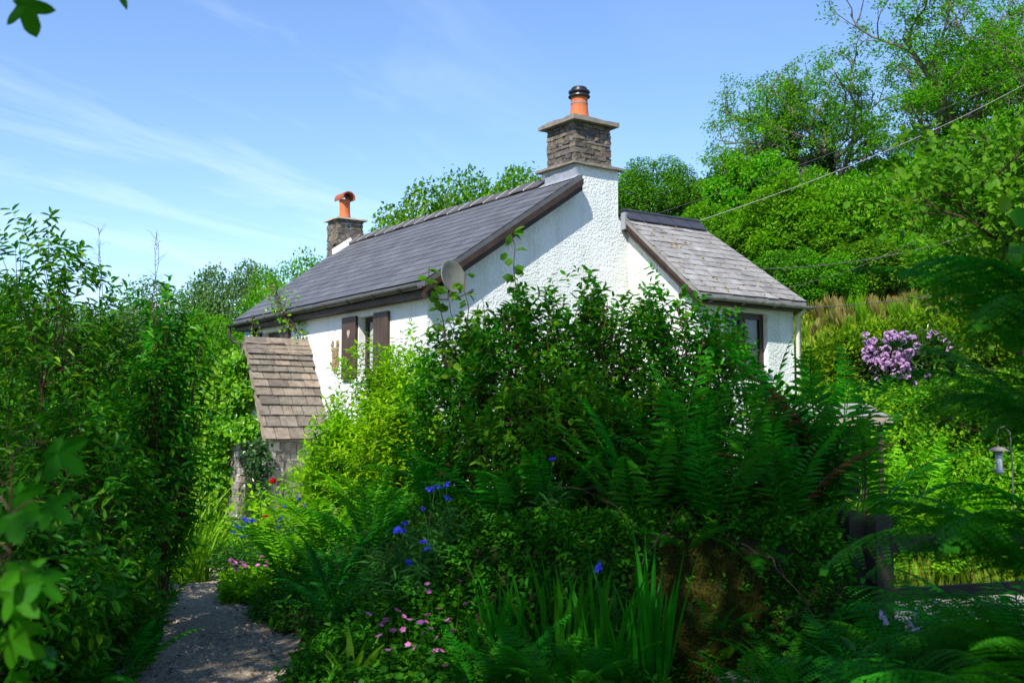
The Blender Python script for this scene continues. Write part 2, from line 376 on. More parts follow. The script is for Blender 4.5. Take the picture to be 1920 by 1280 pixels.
M['fern_blue'] = leafmat('blue_green_fern', [(.016, .17, .016), (.032, .225, .018)], rough=.5)
M['blade'] = leafmat('iris_blade', [(.022, .19, .006), (.045, .255, .008)], rough=.42)
M['lily'] = leafmat('day_lily_blade', [(.14, .32, .012), (.22, .42, .02)], rough=.45)
M['cornleaf'] = leafmat('grey_green_leaf', [(.035, .15, .028), (.065, .20, .04)])
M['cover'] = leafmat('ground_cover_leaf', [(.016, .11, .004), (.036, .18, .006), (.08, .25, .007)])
M['grass'] = leafmat('meadow_grass', [(.14, .28, .010), (.24, .36, .02), (.36, .38, .06)])
M['rushes'] = leafmat('brown_rushes', [(.30, .21, .08), (.30, .27, .08), (.20, .28, .03)])
M['litter'] = leafmat('dead_leaf', [(.12, .06, .03), (.20, .11, .05)])
M['petal_blue'] = leafmat('blue_petal', [(.05, .06, .62), (.09, .10, .80)], tcol=(1, 1, 1.1))
M['petal_pink'] = leafmat('pink_petal', [(.62, .13, .45), (.80, .25, .58)], tcol=(1.1, .9, 1))
M['petal_mauve'] = leafmat('mauve_petal', [(.50, .27, .58), (.68, .44, .70), (.80, .64, .76)], tcol=(1.1, 1, 1.1))
M['petal_red'] = leafmat('red_petal', [(.62, .012, .012), (.8, .03, .02)], tcol=(1.1, .8, .8))
M['petal_white'] = leafmat('white_petal', [(.7, .65, .66), (.8, .78, .78)], tcol=(1, 1, 1))

# ------------------------------------------------------------------ ground shape
def ss(a, b, x):
    t = np.clip((np.asarray(x, float) - a) / (b - a), 0, 1); return t * t * (3 - 2 * t)
PY = np.array([-6, 3, 6.8, 9.9, 11.6, 14.1, 17, 19.2]); PX = np.array([.9, -.75, -1.80, -2.84, -3.30, -4.0, -4.75, -5.1])
def path_x(y): return np.interp(y, PY, PX)
def hgt(x, y):
    x = np.asarray(x, float); y = np.asarray(y, float)
    z = -.5 * ss(9, 18, y)
    d = x - path_x(y) - .50
    bank = .92 * ss(0, 1.5, d) * ss(6.75, 7.35, y + .12 * np.sin(x * 3.1)) * (1 - ss(11.5, 15, y)) * (1 - ss(2.0, 2.4, x - .35 * (y - 7)))
    z = z + bank
    z = z + .16 * ss(0, .8, d) * (1 - ss(5.5, 7, y))*(y > 2)
    z = z + .45 * ss(0.1, 1.6, -d - 1.0) * (1 - ss(12, 17, y))
    z = z - .15 * ss(2.4, 3.0, x - .12 * (y - 7)) * ss(5.5, 7, y) * (1 - ss(12, 14, y))
    z = z + 1.0 * ss(1.5, 2.7, x) * (1 - ss(4.3, 6.0, y))
    lo = np.maximum(.20 - .012 * np.maximum(y - 28, 0), -.22)
    r = x / np.maximum(y, 1)
    prof = np.interp(y, [12.5, 15, 18, 22, 27, 35, 45, 60, 100, 400], [0, .6, 1.6, 3.0, 4.1, 6.6, 9.2, 12.5, 19, 40])
    z = z + prof * ss(lo, lo + .14, r) * (y > 12.5)
    return z + .03 * np.sin(x * 1.9 + y) * np.sin(y * 2.3 - x)
def wx(px, d): return (px - 960) / FPX * d
def zpx(py, d): return EYE + (HORIZON - py) / FPX * d
def gp(px, d, dz=-.02):
    x = float(wx(px, d)); return (x, d, float(hgt(x, d)) + dz)
def drape(xs, ys, off, name, mat, mask=None, kind='structure'):
    X, Y = np.meshgrid(xs, ys); Z = hgt(X, Y) + off
    V = np.stack([X, Y, Z], -1).reshape(-1, 3); nx = len(xs)
    i, j = np.meshgrid(np.arange(len(ys) - 1), np.arange(nx - 1), indexing='ij'); i, j = i.ravel(), j.ravel()
    F = np.stack([i * nx + j, i * nx + j + 1, (i + 1) * nx + j + 1, (i + 1) * nx + j], -1)
    if mask is not None:
        c = V[F].mean(1); F = F[mask(c[:, 0], c[:, 1])]
    g = Geo(); g.add(V, F); o = g.obj(name, mat, smooth=True); tag(o, kind=kind); return o
def spaced(knots):
    out = []
    for (a, b, s_) in knots: out += list(np.arange(a, b - 1e-6, s_))
    return np.array(out + [knots[-1][1]])
gx = spaced([(-300, -40, 20), (-40, -8, 2), (-8, 6, .1), (6, 14, .5), (14, 50, 2), (50, 300, 20)])
gy = spaced([(-40, 0, 4), (0, 4, .4), (4, 16, .1), (16, 30, .5), (30, 70, 2), (70, 420, 20)])
drape(gx, gy, 0, 'ground', M['soil'])
drape(spaced([(-9, 4, .1)]), spaced([(-4, 19, .1)]), .012, 'gravel_path', M['gravelbase'], lambda x, y: np.abs(x - path_x(y) + .05 * np.sin(y * 5)) < .74 - .39 * ss(6.8, 10.5, y) + .06 * np.sin(y * 3.3))
drape(spaced([(2.5, 14, .15)]), spaced([(6.4, 13.4, .15)]), .014, 'driveway', M['drive'], lambda x, y: (x - .12 * (y - 7) > 3.0 - .3 * (y < 9)) & (y < 12.6 + .15 * np.sin(x * 4)) & (y > 6.6))
drape(spaced([(6, 60, .5)]), spaced([(24, 46, .5)]), .02, 'meadow', M['hill'], lambda x, y: (x / y > .23))
rng = np.random.default_rng(7)
# loose pebbles on the path
def pebbles(n):
    g = Geo(); y = 5.5 + (rng.uniform(0, 1, n) ** 1.6) * 11; x = path_x(y) + rng.uniform(-.72, .72, n) * (1 - .50 * ss(6.8, 10.5, y)); z = hgt(x, y) + .012
    T = np.array([[1,0,0],[0,1,0],[-1,0,0],[0,-1,0],[0,0,.7],[0,0,-.5]]) ; F = np.array([[0,1,4],[1,2,4],[2,3,4],[3,0,4]])
    s_ = rng.uniform(.005, .012, (n, 3)) * (1 + 1.6 * rng.uniform(0, 1, (n, 1)) ** 5); a = rng.uniform(0, 6.28, n)
    V = T[None] * s_[:, None]; V = np.stack([V[..., 0] * np.cos(a)[:, None] - V[..., 1] * np.sin(a)[:, None], V[..., 0] * np.sin(a)[:, None] + V[..., 1] * np.cos(a)[:, None], V[..., 2]], -1)
    V += np.stack([x, y, z], -1)[:, None]
    g.add(V.reshape(-1, 3), (F[None] + (np.arange(n) * 6)[:, None, None]).reshape(-1, 3))
    return g
tag(pebbles(16000).obj('loose_gravel', M['pebble'], smooth=True), 'loose grey gravel scattered along the garden path', 'gravel', kind='stuff')

# ------------------------------------------------------------------ the cottage (local X = along the gable, Y = along the ridge)
OX, OY = wx(800, 17.0), 17.0
RZ = math.pi / 2 - math.atan2(2012, 1425) + 0.0
RZ = math.atan2(1425, 2012)
house = thing('cottage', 'white pebbledashed cottage with slate roofs and two stone chimneys', 'cottage', (OX, OY, 0), RZ)
cR, sR = math.cos(RZ), math.sin(RZ)
def hw(b, a, z=0.0): return (OX + b * cR - a * sR, OY + b * sR + a * cR, z)
ZG = -.9
EF, RB, RTZ = 3.90, 3.1, 6.10          # front eave height, ridge position across, ridge height
SL = (RTZ - EF) / (RB + .2)            # roof slope
def roofz(b): return EF + SL * (b + .2) if b <= RB else RTZ - (b - RB) * .68
def rect_wall(g, o, e1, nrm, x0, x1, z0, z1, opens, depth=.2):
    """wall sheet in direction e1 with openings (xa, xb, za, zb) and their reveals"""
    o, e1, nrm = np.array(o, float), np.array(e1, float), np.array(nrm, float)
    P = lambda x, z, d=0: o + e1 * x + UP * z - nrm * d
    xs = sorted({x0, x1, *[v for q in opens for v in q[:2]]}); zs = sorted({z0, z1, *[v for q in opens for v in q[2:]]})
    for i in range(len(xs) - 1):
        for j in range(len(zs) - 1):
            cx, cz = (xs[i] + xs[i + 1]) / 2, (zs[j] + zs[j + 1]) / 2
            if any(q[0] < cx < q[1] and q[2] < cz < q[3] for q in opens): continue
            nx = max(1, int((xs[i+1] - xs[i]) / .5)); nz = max(1, int((zs[j+1] - zs[j]) / .5))
            g.add([P(xs[i], zs[j]), P(xs[i + 1], zs[j]), P(xs[i + 1], zs[j + 1]), P(xs[i], zs[j + 1])], [[0, 1, 2, 3]])
    for xa, xb, za, zb in opens:
        c = [(xa, za), (xb, za), (xb, zb), (xa, zb)]
        for k in range(4):
            p, q = c[k], c[(k + 1) % 4]
            g.add([P(*p), P(*q), P(*q, depth), P(*p, depth)], [[0, 1, 2, 3]])
W1 = (1.72, 2.36, 2.45, 3.54); W2 = (5.75, 6.75, 2.45, 3.56)
g = Geo(); rect_wall(g, (0, 0, 0), (0, 1, 0), (-1, 0, 0), 0.0, 7.75, ZG, 3.93, [W1, W2]); g.obj('wall', M['render'], house)
# gable wall, closed up under the roof and round the chimney breast
gp_ = [(0, ZG), (6.2, ZG), (6.2, 3.9), (4.04, roofz(4.04) - .06), (4.04, 6.26), (3.03, 6.26), (3.03, roofz(3.03) - .06), (0, roofz(0) - .07)]
g = Geo(); V = [(b, 0, z) for b, z in gp_]
g.add(V, [[0, 1, 2, 7]]); g.add([V[7], V[2], V[3], V[6]], [[0, 1, 2, 3]]); g.add([V[6], V[3], V[4], V[5]], [[0, 1, 2, 3]])
g.obj('wall', M['dash'], house)
g = Geo()                               # back and far walls
g.add([(6.2, 0, ZG), (6.2, 8.4, ZG), (6.2, 8.4, 3.95), (6.2, 0, 3.95)], [[0, 1, 2, 3]])
g.add([(0, 7.75, ZG), (0, 7.75, 3.9), (RB, 8.9, 6.0), (6.2, 8.4, 3.95), (6.2, 8.4, ZG)], [[0, 1, 2, 3, 4]])
g.obj('wall', M['render'], house)
# roofs made of courses of single slates
def slates(g, C, n_course, w, lap, th, rng, jit=.006, wvar=.0, grow=0.0, skip=None, gap=.004):
    """C = eave-left, eave-right, top-right, top-left corners"""
    C = [np.array(c, float) for c in C]
    nrm = unit(np.cross(C[1] - C[0], C[3] - C[0]));  nrm = nrm if nrm[2] > 0 else -nrm
    P = lambda s_, t_: (C[0] * (1 - s_) + C[1] * s_) * (1 - t_) + (C[3] * (1 - s_) + C[2] * s_) * t_
    edges = np.linspace(0, 1, n_course + 1)
    if grow: edges = (np.exp(-grow * edges) - 1) / (np.exp(-grow) - 1)
    for i in range(n_course):
        t0 = edges[i] ; t1 = min(1.0, edges[i] + (edges[i + 1] - edges[i]) * (1 + lap))
        wid = np.linalg.norm(P(1, t0) - P(0, t0)); x = -w * .5 * (i % 2) - (rng.uniform(0, w * .6) if wvar else 0)
        while x < wid - .01:
            ww = w * (1 + (rng.uniform(-wvar, wvar) if wvar else 0)); a, b = max(0, x) / wid, min(wid, x + ww - gap) / wid
            x += ww
            if b - a < .15 * w / wid: continue
            if skip and skip(P((a + b) / 2, t1)): continue
            j = rng.normal(0, jit, 4); tj = rng.normal(0, .0012 + .02 * jit * 10 / max(1, n_course), 1)[0]
            q = [P(a, t0 + tj), P(b, t0 + tj), P(b, t1), P(a, t1)]
            lift = [th * 1.25 + abs(j[0]) + .001, th * 1.25 + abs(j[1]) + .001, .001, .001]
            bot = [p + nrm * l for p, l in zip(q, lift)]; top = [p + nrm * (l + th) for p, l in zip(q, lift)]
            g.hexa(bot, top)
OV = .26                                # verge overhang
FE, FR = 7.90, 8.95                     # far ends of eave and ridge
rE = lambda b, a, z: (b, a, z)
C_main = [(-.2, -OV, EF), (-.2, FE, EF), (RB, FR, RTZ), (RB, -OV, RTZ)]
g = Geo()
def deck(q): g.hexa([np.array(c) - (0, 0, .09) for c in q], [np.array(c) - (0, 0, .004) for c in q])
CH = 3.0                                # the stack interrupts the roof from here on
fe = lambda b: FE + (FR - FE) * (b + .2) / (RB + .2)
deck([(-.2, -OV, EF), (-.2, FE, EF), (CH, fe(CH), roofz(CH)), (CH, -OV, roofz(CH))])
deck([(CH + .001, .8, roofz(CH)), (CH + .001, fe(CH), roofz(CH)), (RB, FR, RTZ), (RB, .8, RTZ)])
deck([(RB + .001, .8, RTZ), (RB + .001, FR, RTZ), (4.05, 8.8, roofz(4.05)), (4.05, .8, roofz(4.05))])
deck([(4.051, .01, roofz(4.05)), (4.051, 8.8, roofz(4.05)), (6.4, 8.6, roofz(6.4)), (6.4, .01, roofz(6.4))])
roof = g.obj('roof', M['slate'], house, recalc=True)
g = Geo(); slates(g, C_main, 15, .30, .7, .011, rng, .001, skip=lambda p: p[0] > 2.97 and p[1] < .84)
g.obj('slates', M['slate'], roof, recalc=True)
g = Geo(); gm = Geo()
nt_ = 18
for i in range(nt_):
    a0, a1 = .86 + (FR - .86) * i / nt_, .86 + (FR - .86) * (i + 1) / nt_
    dz = .012 * math.sin(i * 1.9)
    for sgn in (-1, 1):
        p0, p1 = np.array((RB, 0, RTZ + .10 + dz)), np.array((RB + sgn * .25, 0, RTZ - .085 + dz))
        q = [p0 + (0, a0 + .012, 0), p0 + (0, a1 - .012, 0), p1 + (0, a1 - .012, 0), p1 + (0, a0 + .012, 0)]
        g.hexa([v - (0, 0, .022) for v in q], q)
    for sgn in (-1, 1):
        p0, p1 = np.array((RB, 0, RTZ + .101 + dz)), np.array((RB + sgn * .2515, 0, RTZ - .0845 + dz))
        q = [p0 + (0, a1 - .014, 0), p0 + (0, a1 + .014, 0), p1 + (0, a1 + .014, 0), p1 + (0, a1 - .014, 0)]
        if i < nt_ - 1: gm.hexa([v - (0, 0, .02) for v in q], q)
rt = g.obj('ridge_tiles', M['ridge_grey'], roof, recalc=True); gm.obj('mortar_joints', M['mortar'], roof, recalc=True)
# bargeboards, soffit, gutter
g = Geo(); ny = -OV + .015
def rake(g, b0, b1, y0, y1, drop0, drop1):
    z0, z1 = roofz(b0), roofz(b1)
    g.hexa([(b0, y0, z0 - drop1), (b0, y1, z0 - drop1), (b1, y1, z1 - drop1), (b1, y0, z1 - drop1)],
           [(b0, y0, z0 - drop0), (b0, y1, z0 - drop0), (b1, y1, z1 - drop0), (b1, y0, z1 - drop0)])
rake(g, -.19, 3.02, -OV + .03, -OV + .055, .10, .30)
rake(g, -.19, 3.02, -OV + .056, -.002, .105, .13)
rake(g, -.17, 3.02, -OV - .004, -OV + .027, .095, .20)
g.obj('bargeboard', M['barge'], house, recalc=True)
g = Geo(); g.box((-.205, -.2, EF - .24), (-.18, FE - .05, EF - .10)); g.box((-.178, -.2, EF - .24), (-.004, FE - .1, EF - .215))
g.obj('fascia', M['barge'], house)
def half_gutter(g, p, q, r, n=8):
    p, q = np.array(p, float), np.array(q, float); d = unit(q - p); s_ = np.cross(d, UP)
    rings = []
    for e in (p, q):
        for rr in (r, r * .84):
            rings.append([e + s_ * rr * math.cos(th) - UP * rr * math.sin(th) for th in np.linspace(0, math.pi, n)])
    V = np.array(rings).reshape(-1, 3); F = []
    for k in range(n - 1):
        F += [[k, k + 1, 2 * n + k + 1, 2 * n + k], [n + k, 3 * n + k, 3 * n + k + 1, n + k + 1], [k, n + k, n + k + 1, k + 1], [2*n + k, 2*n + k + 1, 3*n + k + 1, 3*n + k]]
    F += [[0, 2 * n, 3 * n, n], [n - 1, 2 * n - 1, 4 * n - 1, 3 * n - 1]]
    g.add(V, F)
g = Geo(); half_gutter(g, (-.27, -.22, EF - .075), (-.27, FE + .12, EF - .095), .062)
for a in np.arange(.35, FE, .92):
    for th0, th1 in zip(np.linspace(0, math.pi, 7)[:-1], np.linspace(0, math.pi, 7)[1:]):
        p = lambda th: np.array((-.27 - .067 * math.cos(th), a, EF - .08 - .067 * math.sin(th)))
        g.beam(p(th0), p(th1), .035, .008, up=(0, 1, 0))
gut = g.obj('gutter', M['gutter'], house, recalc=True)
g = Geo(); g.tube([(-.27, FE + .08, EF - .14), (-.27, FE + .08, EF - .32), (-.20, FE - .02, EF - .46), (-.06, FE - .12, EF - .5), (-.06, FE - .12, ZG)], .036, 8)
g.obj('downpipe', M['gutter'], house, smooth=True)
# windows of the front wall
def window_front(W_, mull):
    a0, a1, z0, z1 = W_; x = .13
    g = Geo(); f = .055
    g.box((x, a0, z0), (x + .05, a0 + f, z1)); g.box((x, a1 - f, z0), (x + .05, a1, z1)); g.box((x, a0 + f, z1 - f), (x + .05, a1 - f, z1)); g.box((x, a0 + f, z0), (x + .05, a1 - f, z0 + f))
    fo = g.obj('window', M['frame'], house)
    g = Geo(); f2 = f + .035
    for aa0, aa1 in ([(a0 + f, a1 - f)] if not mull else [(a0 + f, (a0 + a1) / 2 - .02), ((a0 + a1) / 2 + .02, a1 - f)]):
        g.box((x - .008, aa0, z0 + f), (x + .03, aa0 + .035, z1 - f)); g.box((x - .008, aa1 - .035, z0 + f), (x + .03, aa1, z1 - f))
        g.box((x - .008, aa0 + .035, z1 - f - .035), (x + .03, aa1 - .035, z1 - f)); g.box((x - .008, aa0 + .035, z0 + f), (x + .03, aa1 - .035, z0 + f + .035))
    if mull: g.box((x - .004, (a0 + a1) / 2 - .019, z0 + f), (x + .045, (a0 + a1) / 2 + .019, z1 - f))
    g.obj('sash', M['frame'], fo)
    g = Geo(); g.add([(x + .02, a0 + f, z0 + f), (x + .02, a1 - f, z0 + f), (x + .02, a1 - f, z1 - f), (x + .02, a0 + f, z1 - f)], [[0, 1, 2, 3]]); g.obj('pane', M['glass'], fo)
    g = Geo(); n = 24
    V = [[(x + .10 + .015 * math.sin(k * 1.9), a0 + .02 + (a1 - a0 - .04) * k / n, zz) for k in range(n + 1)] for zz in (z0 + .05, z1 - .05)]
    g.add(np.array(V).reshape(-1, 3), [[k, k + 1, n + 2 + k, n + 1 + k] for k in range(n)]); g.obj('curtain', M['lace'], fo)
    g = Geo(); g.box((-.05, a0 - .05, z0 - .06), (.12, a1 + .05, z0 - .003)); g.obj('sill', M['render'], fo)
window_front(W1, False); window_front(W2, True)
def shutter(a0, a1, z0, z1, ang=0, heart=True, hinge=0):
    g = Geo(); th = .035; n = 4; wd = a1 - a0
    for k in range(n):
        g.box((-.062, a0 + wd * k / n + .003, z0), (-.03, a0 + wd * (k + 1) / n - .003, z1))
    for zz in (z0 + .12, z1 - .22): g.box((-.029, a0 + .02, zz), (-.008, a1 - .02, zz + .09))
    o = g.obj('shutter', M['shutter'], house)
    g = Geo(); c = ((a0 + a1) / 2, z1 - .30)
    pts = [(-.066, c[0] + .055 * (16 * math.sin(t_) ** 3) / 16, c[1] + .085 * (13 * math.cos(t_) - 5 * math.cos(2 * t_) - 2 * math.cos(3 * t_) - math.cos(4 * t_)) / 16) for t_ in np.linspace(0, 2 * math.pi, 24)[:-1]]
    m_ = len(pts); g.add(pts + [(p[0] + .004, p[1], p[2]) for p in pts], [[k, (k + 1) % m_, m_ + (k + 1) % m_, m_ + k] for k in range(m_)]); g.add(pts, [list(range(m_))])
    if heart: g.obj('heart_inlay', M['heart'], o)
    g = Geo()
    g.box((-.075, (a0 + a1) / 2 - .02, z0 + .30), (-.0625, (a0 + a1) / 2 + .02, z0 + .34)); g.obj('catch', M['blackmetal'], o)
    return o
shutter(2.37, 2.92, 2.45, 3.57); shutter(1.20, 1.71, 2.45, 3.56, heart=False)
shutter(6.76, 7.2, 2.45, 3.58, heart=False); shutter(5.30, 5.74, 2.45, 3.57, heart=False)
# bare patch of rubble where the render has come off
g = Geo()
prof_z = [2.56, 2.62, 2.68, 2.74, 2.84, 2.94, 3.02, 3.07, 3.13, 3.19]
prof_l = [3.27, 3.35, 3.41, 3.40, 3.37, 3.38, 3.41, 3.42, 3.44, 3.44]
prof_r = [3.24, 3.18, 3.16, 3.13, 3.14, 3.15, 3.14, 3.13, 3.14, 3.16]
inside = lambda a, z: np.interp(z, prof_z, prof_r) < a < np.interp(z, prof_z, prof_l) and not (z > 3.05 and 3.22 < a < 3.37)
for i in range(len(prof_z) - 1):
    za, zb = prof_z[i], prof_z[i + 1]
    for lo_, hi_ in ([(0, 1)] if zb < 3.05 else [(0, .32), (.72, 1)]):
        q = [(prof_r[i] + (prof_l[i] - prof_r[i]) * lo_, za), (prof_r[i] + (prof_l[i] - prof_r[i]) * hi_, za), (prof_r[i+1] + (prof_l[i+1] - prof_r[i+1]) * hi_, zb), (prof_r[i+1] + (prof_l[i+1] - prof_r[i+1]) * lo_, zb)]
        g.add([(-.004, a, z) for a, z in q], [[0, 1, 2, 3]])
for k in range(170):
    z, a = rng.uniform(2.57, 3.18), rng.uniform(3.13, 3.45)
    if not inside(a, z): continue
    s_ = rng.uniform(.012, .04, 2); g.box((-.016, a - s_[0], z - s_[1] * .6), (.02, a + s_[0], z + s_[1] * .6), .006, rng)
g.obj('exposed_stonework', M['rubble'], house)
# near chimney
def masonry(g, gm, x0, x1, y0, y1, z0, z1, rng, ch=.085):
    gm.box((x0 + .02, y0 + .02, z0), (x1 - .02, y1 - .02, z1))
    z = z0
    while z < z1 - .02:
        h = min(rng.uniform(ch * .6, ch * 1.5), z1 - z)
        for side in range(4):
            Lx = (x1 - x0) if side % 2 == 0 else (y1 - y0); p = 0
            while p < Lx - .01:
                w_ = min(rng.uniform(.09, .27), Lx - p)
                if Lx - p - w_ < .06: w_ = Lx - p
                o = rng.uniform(-.012, .02); e = .008
                if side == 0: c0, c1 = (x0 + p + e, y0 - o, z + e), (x0 + p + w_ - e, y0 + .05, z + h - e)
                elif side == 2: c0, c1 = (x0 + p + e, y1 - .05, z + e), (x0 + p + w_ - e, y1 + o, z + h - e)
                elif side == 1: c0, c1 = (x1 - .05, y0 + p + e, z + e), (x1 + o, y0 + p + w_ - e, z + h - e)
                else: c0, c1 = (x0 - o, y0 + p + e, z + e), (x0 + .05, y0 + p + w_ - e, z + h - e)
                g.box(c0, c1, .008, rng); p += w_
        z += h
def slab(g, x0, x1, y0, y1, z0, z1, rise, rng, n=7, jit=.008):
    """cap slab with an uneven weathered top"""
    xs, ys = np.linspace(x0, x1, n), np.linspace(y0, y1, n)
    X, Y = np.meshgrid(xs, ys); e = np.minimum(np.minimum(X - x0, x1 - X) / (x1 - x0), np.minimum(Y - y0, y1 - Y) / (y1 - y0)) * 2
    Z = z1 + rise * e + rng.normal(0, jit, X.shape)
    J = rng.normal(0, jit * .7, X.shape)
    top = np.stack([X + J, Y + J[::-1], Z], -1); bot = np.stack([X + J, Y + J[::-1], np.full(X.shape, z0) + rng.normal(0, jit * .4, X.shape)], -1)
    F = [[i * n + j, i * n + j + 1, (i + 1) * n + j + 1, (i + 1) * n + j] for i in range(n - 1) for j in range(n - 1)]
    b = n * n; per = [j for j in range(n)] + [i * n + n - 1 for i in range(1, n)] + [(n - 1) * n + j for j in range(n - 2, -1, -1)] + [i * n for i in range(n - 2, 0, -1)]
    F2 = [[b + f[0], b + f[3], b + f[2], b + f[1]] for f in F] + [[per[k], b + per[k], b + per[(k + 1) % len(per)], per[(k + 1) % len(per)]] for k in range(len(per))]
    g.add(np.concatenate([top.reshape(-1, 3), bot.reshape(-1, 3)]), F + F2)
CY1 = .98
g = Geo(); g.box((3.03, .001, 5.3), (4.04, CY1, 6.27)); chim = g.obj('chimney', M['dash'], house)
g = Geo(); gm = Geo(); masonry(g, gm, 3.09, 3.93, .06, CY1 - .08, 6.34, 7.08, rng, .075)
gm.obj('mortar_core', M['stonemortar'], chim); g.obj('stonework', M['stone'], chim)
g = Geo(); slab(g, 2.93, 4.14, -.09, CY1 + .06, 6.27, 6.315, .03, rng); g.obj('ledge', M['cap'], chim, recalc=True)
g = Geo(); slab(g, 2.97, 4.04, -.06, CY1 + .03, 7.08, 7.155, .075, rng); g.obj('cap', M['cap'], chim, recalc=True)
pc = (3.48, .42, 7.21)
g = Geo(); g.lathe([(.190, 0), (.186, .05), (.170, .14), (.158, .26), (.155, .46), (.13, .46), (.13, 0)], 24, pc); g.obj('chimney_pot', M['terracotta'], chim, smooth=False)
g = Geo(); g.lathe([(.158, .435), (.200, .445), (.205, .462), (.165, .50), (.165, .52)], 24, pc); g.lathe([(.165, .50), (.200, .53), (.200, .56), (.17, .575), (.12, .575)], 24, pc)
g.lathe([(.150, .575), (.150, .615), (.125, .625), (.125, .635), (0, .65)], 24, pc)
for k in range(6): g.box((pc[0] + .13 * math.cos(k * 1.047) - .01, pc[1] + .13 * math.sin(k * 1.047) - .01, pc[2] + .44), (pc[0] + .13 * math.cos(k * 1.047) + .01, pc[1] + .13 * math.sin(k * 1.047) + .01, pc[2] + .58))
g.obj('pot_cowl', M['blackmetal'], chim, smooth=True)
g = Geo(); g.lathe([(.1575, .315), (.162, .315), (.162, .335), (.1575, .335)], 24, pc)
for k in range(4): g.beam((pc[0] + .162 * math.cos(k * 1.57 + .4), pc[1] + .162 * math.sin(k * 1.57 + .4), pc[2] + .325), (pc[0] + .162 * math.cos(k * 1.57 + .4), pc[1] + .162 * math.sin(k * 1.57 + .4), pc[2] + .44), .01, .006)
g.obj('strap_ring', M['lead'], chim)
g = Geo()                               # lead apron down the left face of the stack
g.hexa([(3.022, -.10, roofz(3.0) - .05), (3.022, .85, roofz(3.0) - .05), (3.022, .85, 6.22), (3.022, -.05, 6.24)], [(3.0, -.10, roofz(3.0) - .05), (3.0, .85, roofz(3.0) - .05), (3.008, .85, 6.22), (3.008, -.05, 6.24)])
g.hexa([(2.86, -.22, roofz(2.86) + .016), (2.86, .9, roofz(2.86) + .016), (3.006, .9, roofz(3.0) + .016), (3.006, -.22, roofz(3.0) + .016)], [(2.86, -.22, roofz(2.86) + .024), (2.86, .9, roofz(2.86) + .024), (3.006, .9, roofz(3.0) + .024), (3.006, -.22, roofz(3.0) + .024)])
g.hexa([(3.0, -.10, 5.84), (3.06, -.10, 5.84), (3.06, -.002, 5.84), (3.0, -.002, 5.84)], [(3.0, -.05, 6.22), (3.05, -.05, 6.22), (3.05, -.002, 6.22), (3.0, -.002, 6.22)])
g.obj('flashing', M['lead'], chim, recalc=True)
# far chimney
fx0, fx1, fy0, fy1 = 2.62, 3.30, 8.62, 9.22
g = Geo(); gm = Geo(); masonry(g, gm, fx0, fx1, fy0, fy1, 5.0, 6.60, rng, .11)
ch2 = gm.obj('chimney', M['mortar'], house); g.obj('stonework', M['stone'], ch2)
g = Geo(); slab(g, fx0 - .07, fx1 + .08, fy0 - .09, fy1 + .08, 6.60, 6.635, .06, rng, jit=.004); g.obj('cap', M['palecap'], ch2, recalc=True)
pc = ((fx0 + fx1) / 2 - .02, (fy0 + fy1) / 2, 6.66)
g = Geo(); g.lathe([(.150, 0), (.146, .05), (.130, .16), (.128, .43), (.142, .44), (.142, .475), (.11, .475), (.11, 0)], 24, pc); g.obj('chimney_pot', M['terracotta'], ch2)
g = Geo(); n = 10                       # half-round cowl tile, open towards the gable
for rr in (.175,):
    V = []
    for yy in (-.23, .23):
        for r2 in (rr, rr - .03): V.append([(pc[0] + r2 * math.cos(t_), pc[1] + yy, pc[2] + .50 + r2 * .95 * math.sin(t_)) for t_ in np.linspace(-.25, math.pi + .25, n)])
    V = np.array(V).reshape(-1, 3); F = []
    for k in range(n - 1): F += [[k, k + 1, 2*n + k + 1, 2*n + k], [n + k, 3*n + k, 3*n + k + 1, n + k + 1], [k, n + k, n + k + 1, k + 1], [2*n + k, 2*n + k + 1, 3*n + k + 1, 3*n + k]]
    F += [[0, 2*n, 3*n, n], [n - 1, 2*n - 1, 4*n - 1, 3*n - 1]]; g.add(V, F)
cowl = g.obj('cowl', M['cowl'], ch2, recalc=True)
g = Geo(); g.hexa([(fx0 - .16, 8.50, roofz(fx0 - .16) + .025), (fx0 + .33, 8.50, roofz(fx0 + .33) + .03), (fx0 + .33, 8.60, roofz(fx0 + .33) + .03), (fx0 - .16, 8.60, roofz(fx0 - .16) + .025)],
                  [(fx0 - .16, 8.595, roofz(fx0 - .16) + .16), (fx0 + .33, 8.595, roofz(fx0 + .33) + .17), (fx0 + .33, 8.6, roofz(fx0 + .33) + .17), (fx0 - .16, 8.6, roofz(fx0 - .16) + .16)])
g.obj('flashing', M['whitelead'], ch2, recalc=True)
# the wing on the right
WZ, WB0, WB1, WA = 3.86, 4.12, 6.86, -1.94
RWZ = 5.47
g = Geo(); rect_wall(g, (0, -1.70, 0), (1, 0, 0), (0, -1, 0), 4.27, 6.78, ZG, 3.80, [(4.98, 6.08, 2.60, 3.62)], .17); g.obj('wall', M['dash'], house)
wz = lambda a: RWZ - .07 + (RWZ - WZ) / 1.94 * a
g = Geo(); g.add([(4.27, 0, ZG), (4.27, -1.70, ZG), (4.27, -1.70, wz(-1.70)), (4.27, 0, wz(0))], [[0, 1, 2, 3]]); g.obj('wall', M['dash'], house)
g = Geo(); g.add([(6.78, -1.70, ZG), (6.78, 1.9, ZG), (6.78, 1.9, 3.8), (6.05, 0.0, wz(0)), (6.78, -1.70, wz(-1.70))], [[0, 1, 2, 3, 4]]); g.obj('wall', M['render'], house)
C_w = [(WB0, WA, WZ), (WB1, WA, WZ), (6.12, 0, RWZ), (WB0, 0, RWZ)]
g = Geo(); g.hexa([np.array(c) - (0, 0, .08) for c in C_w], [np.array(c) - (0, 0, .004) for c in C_w])
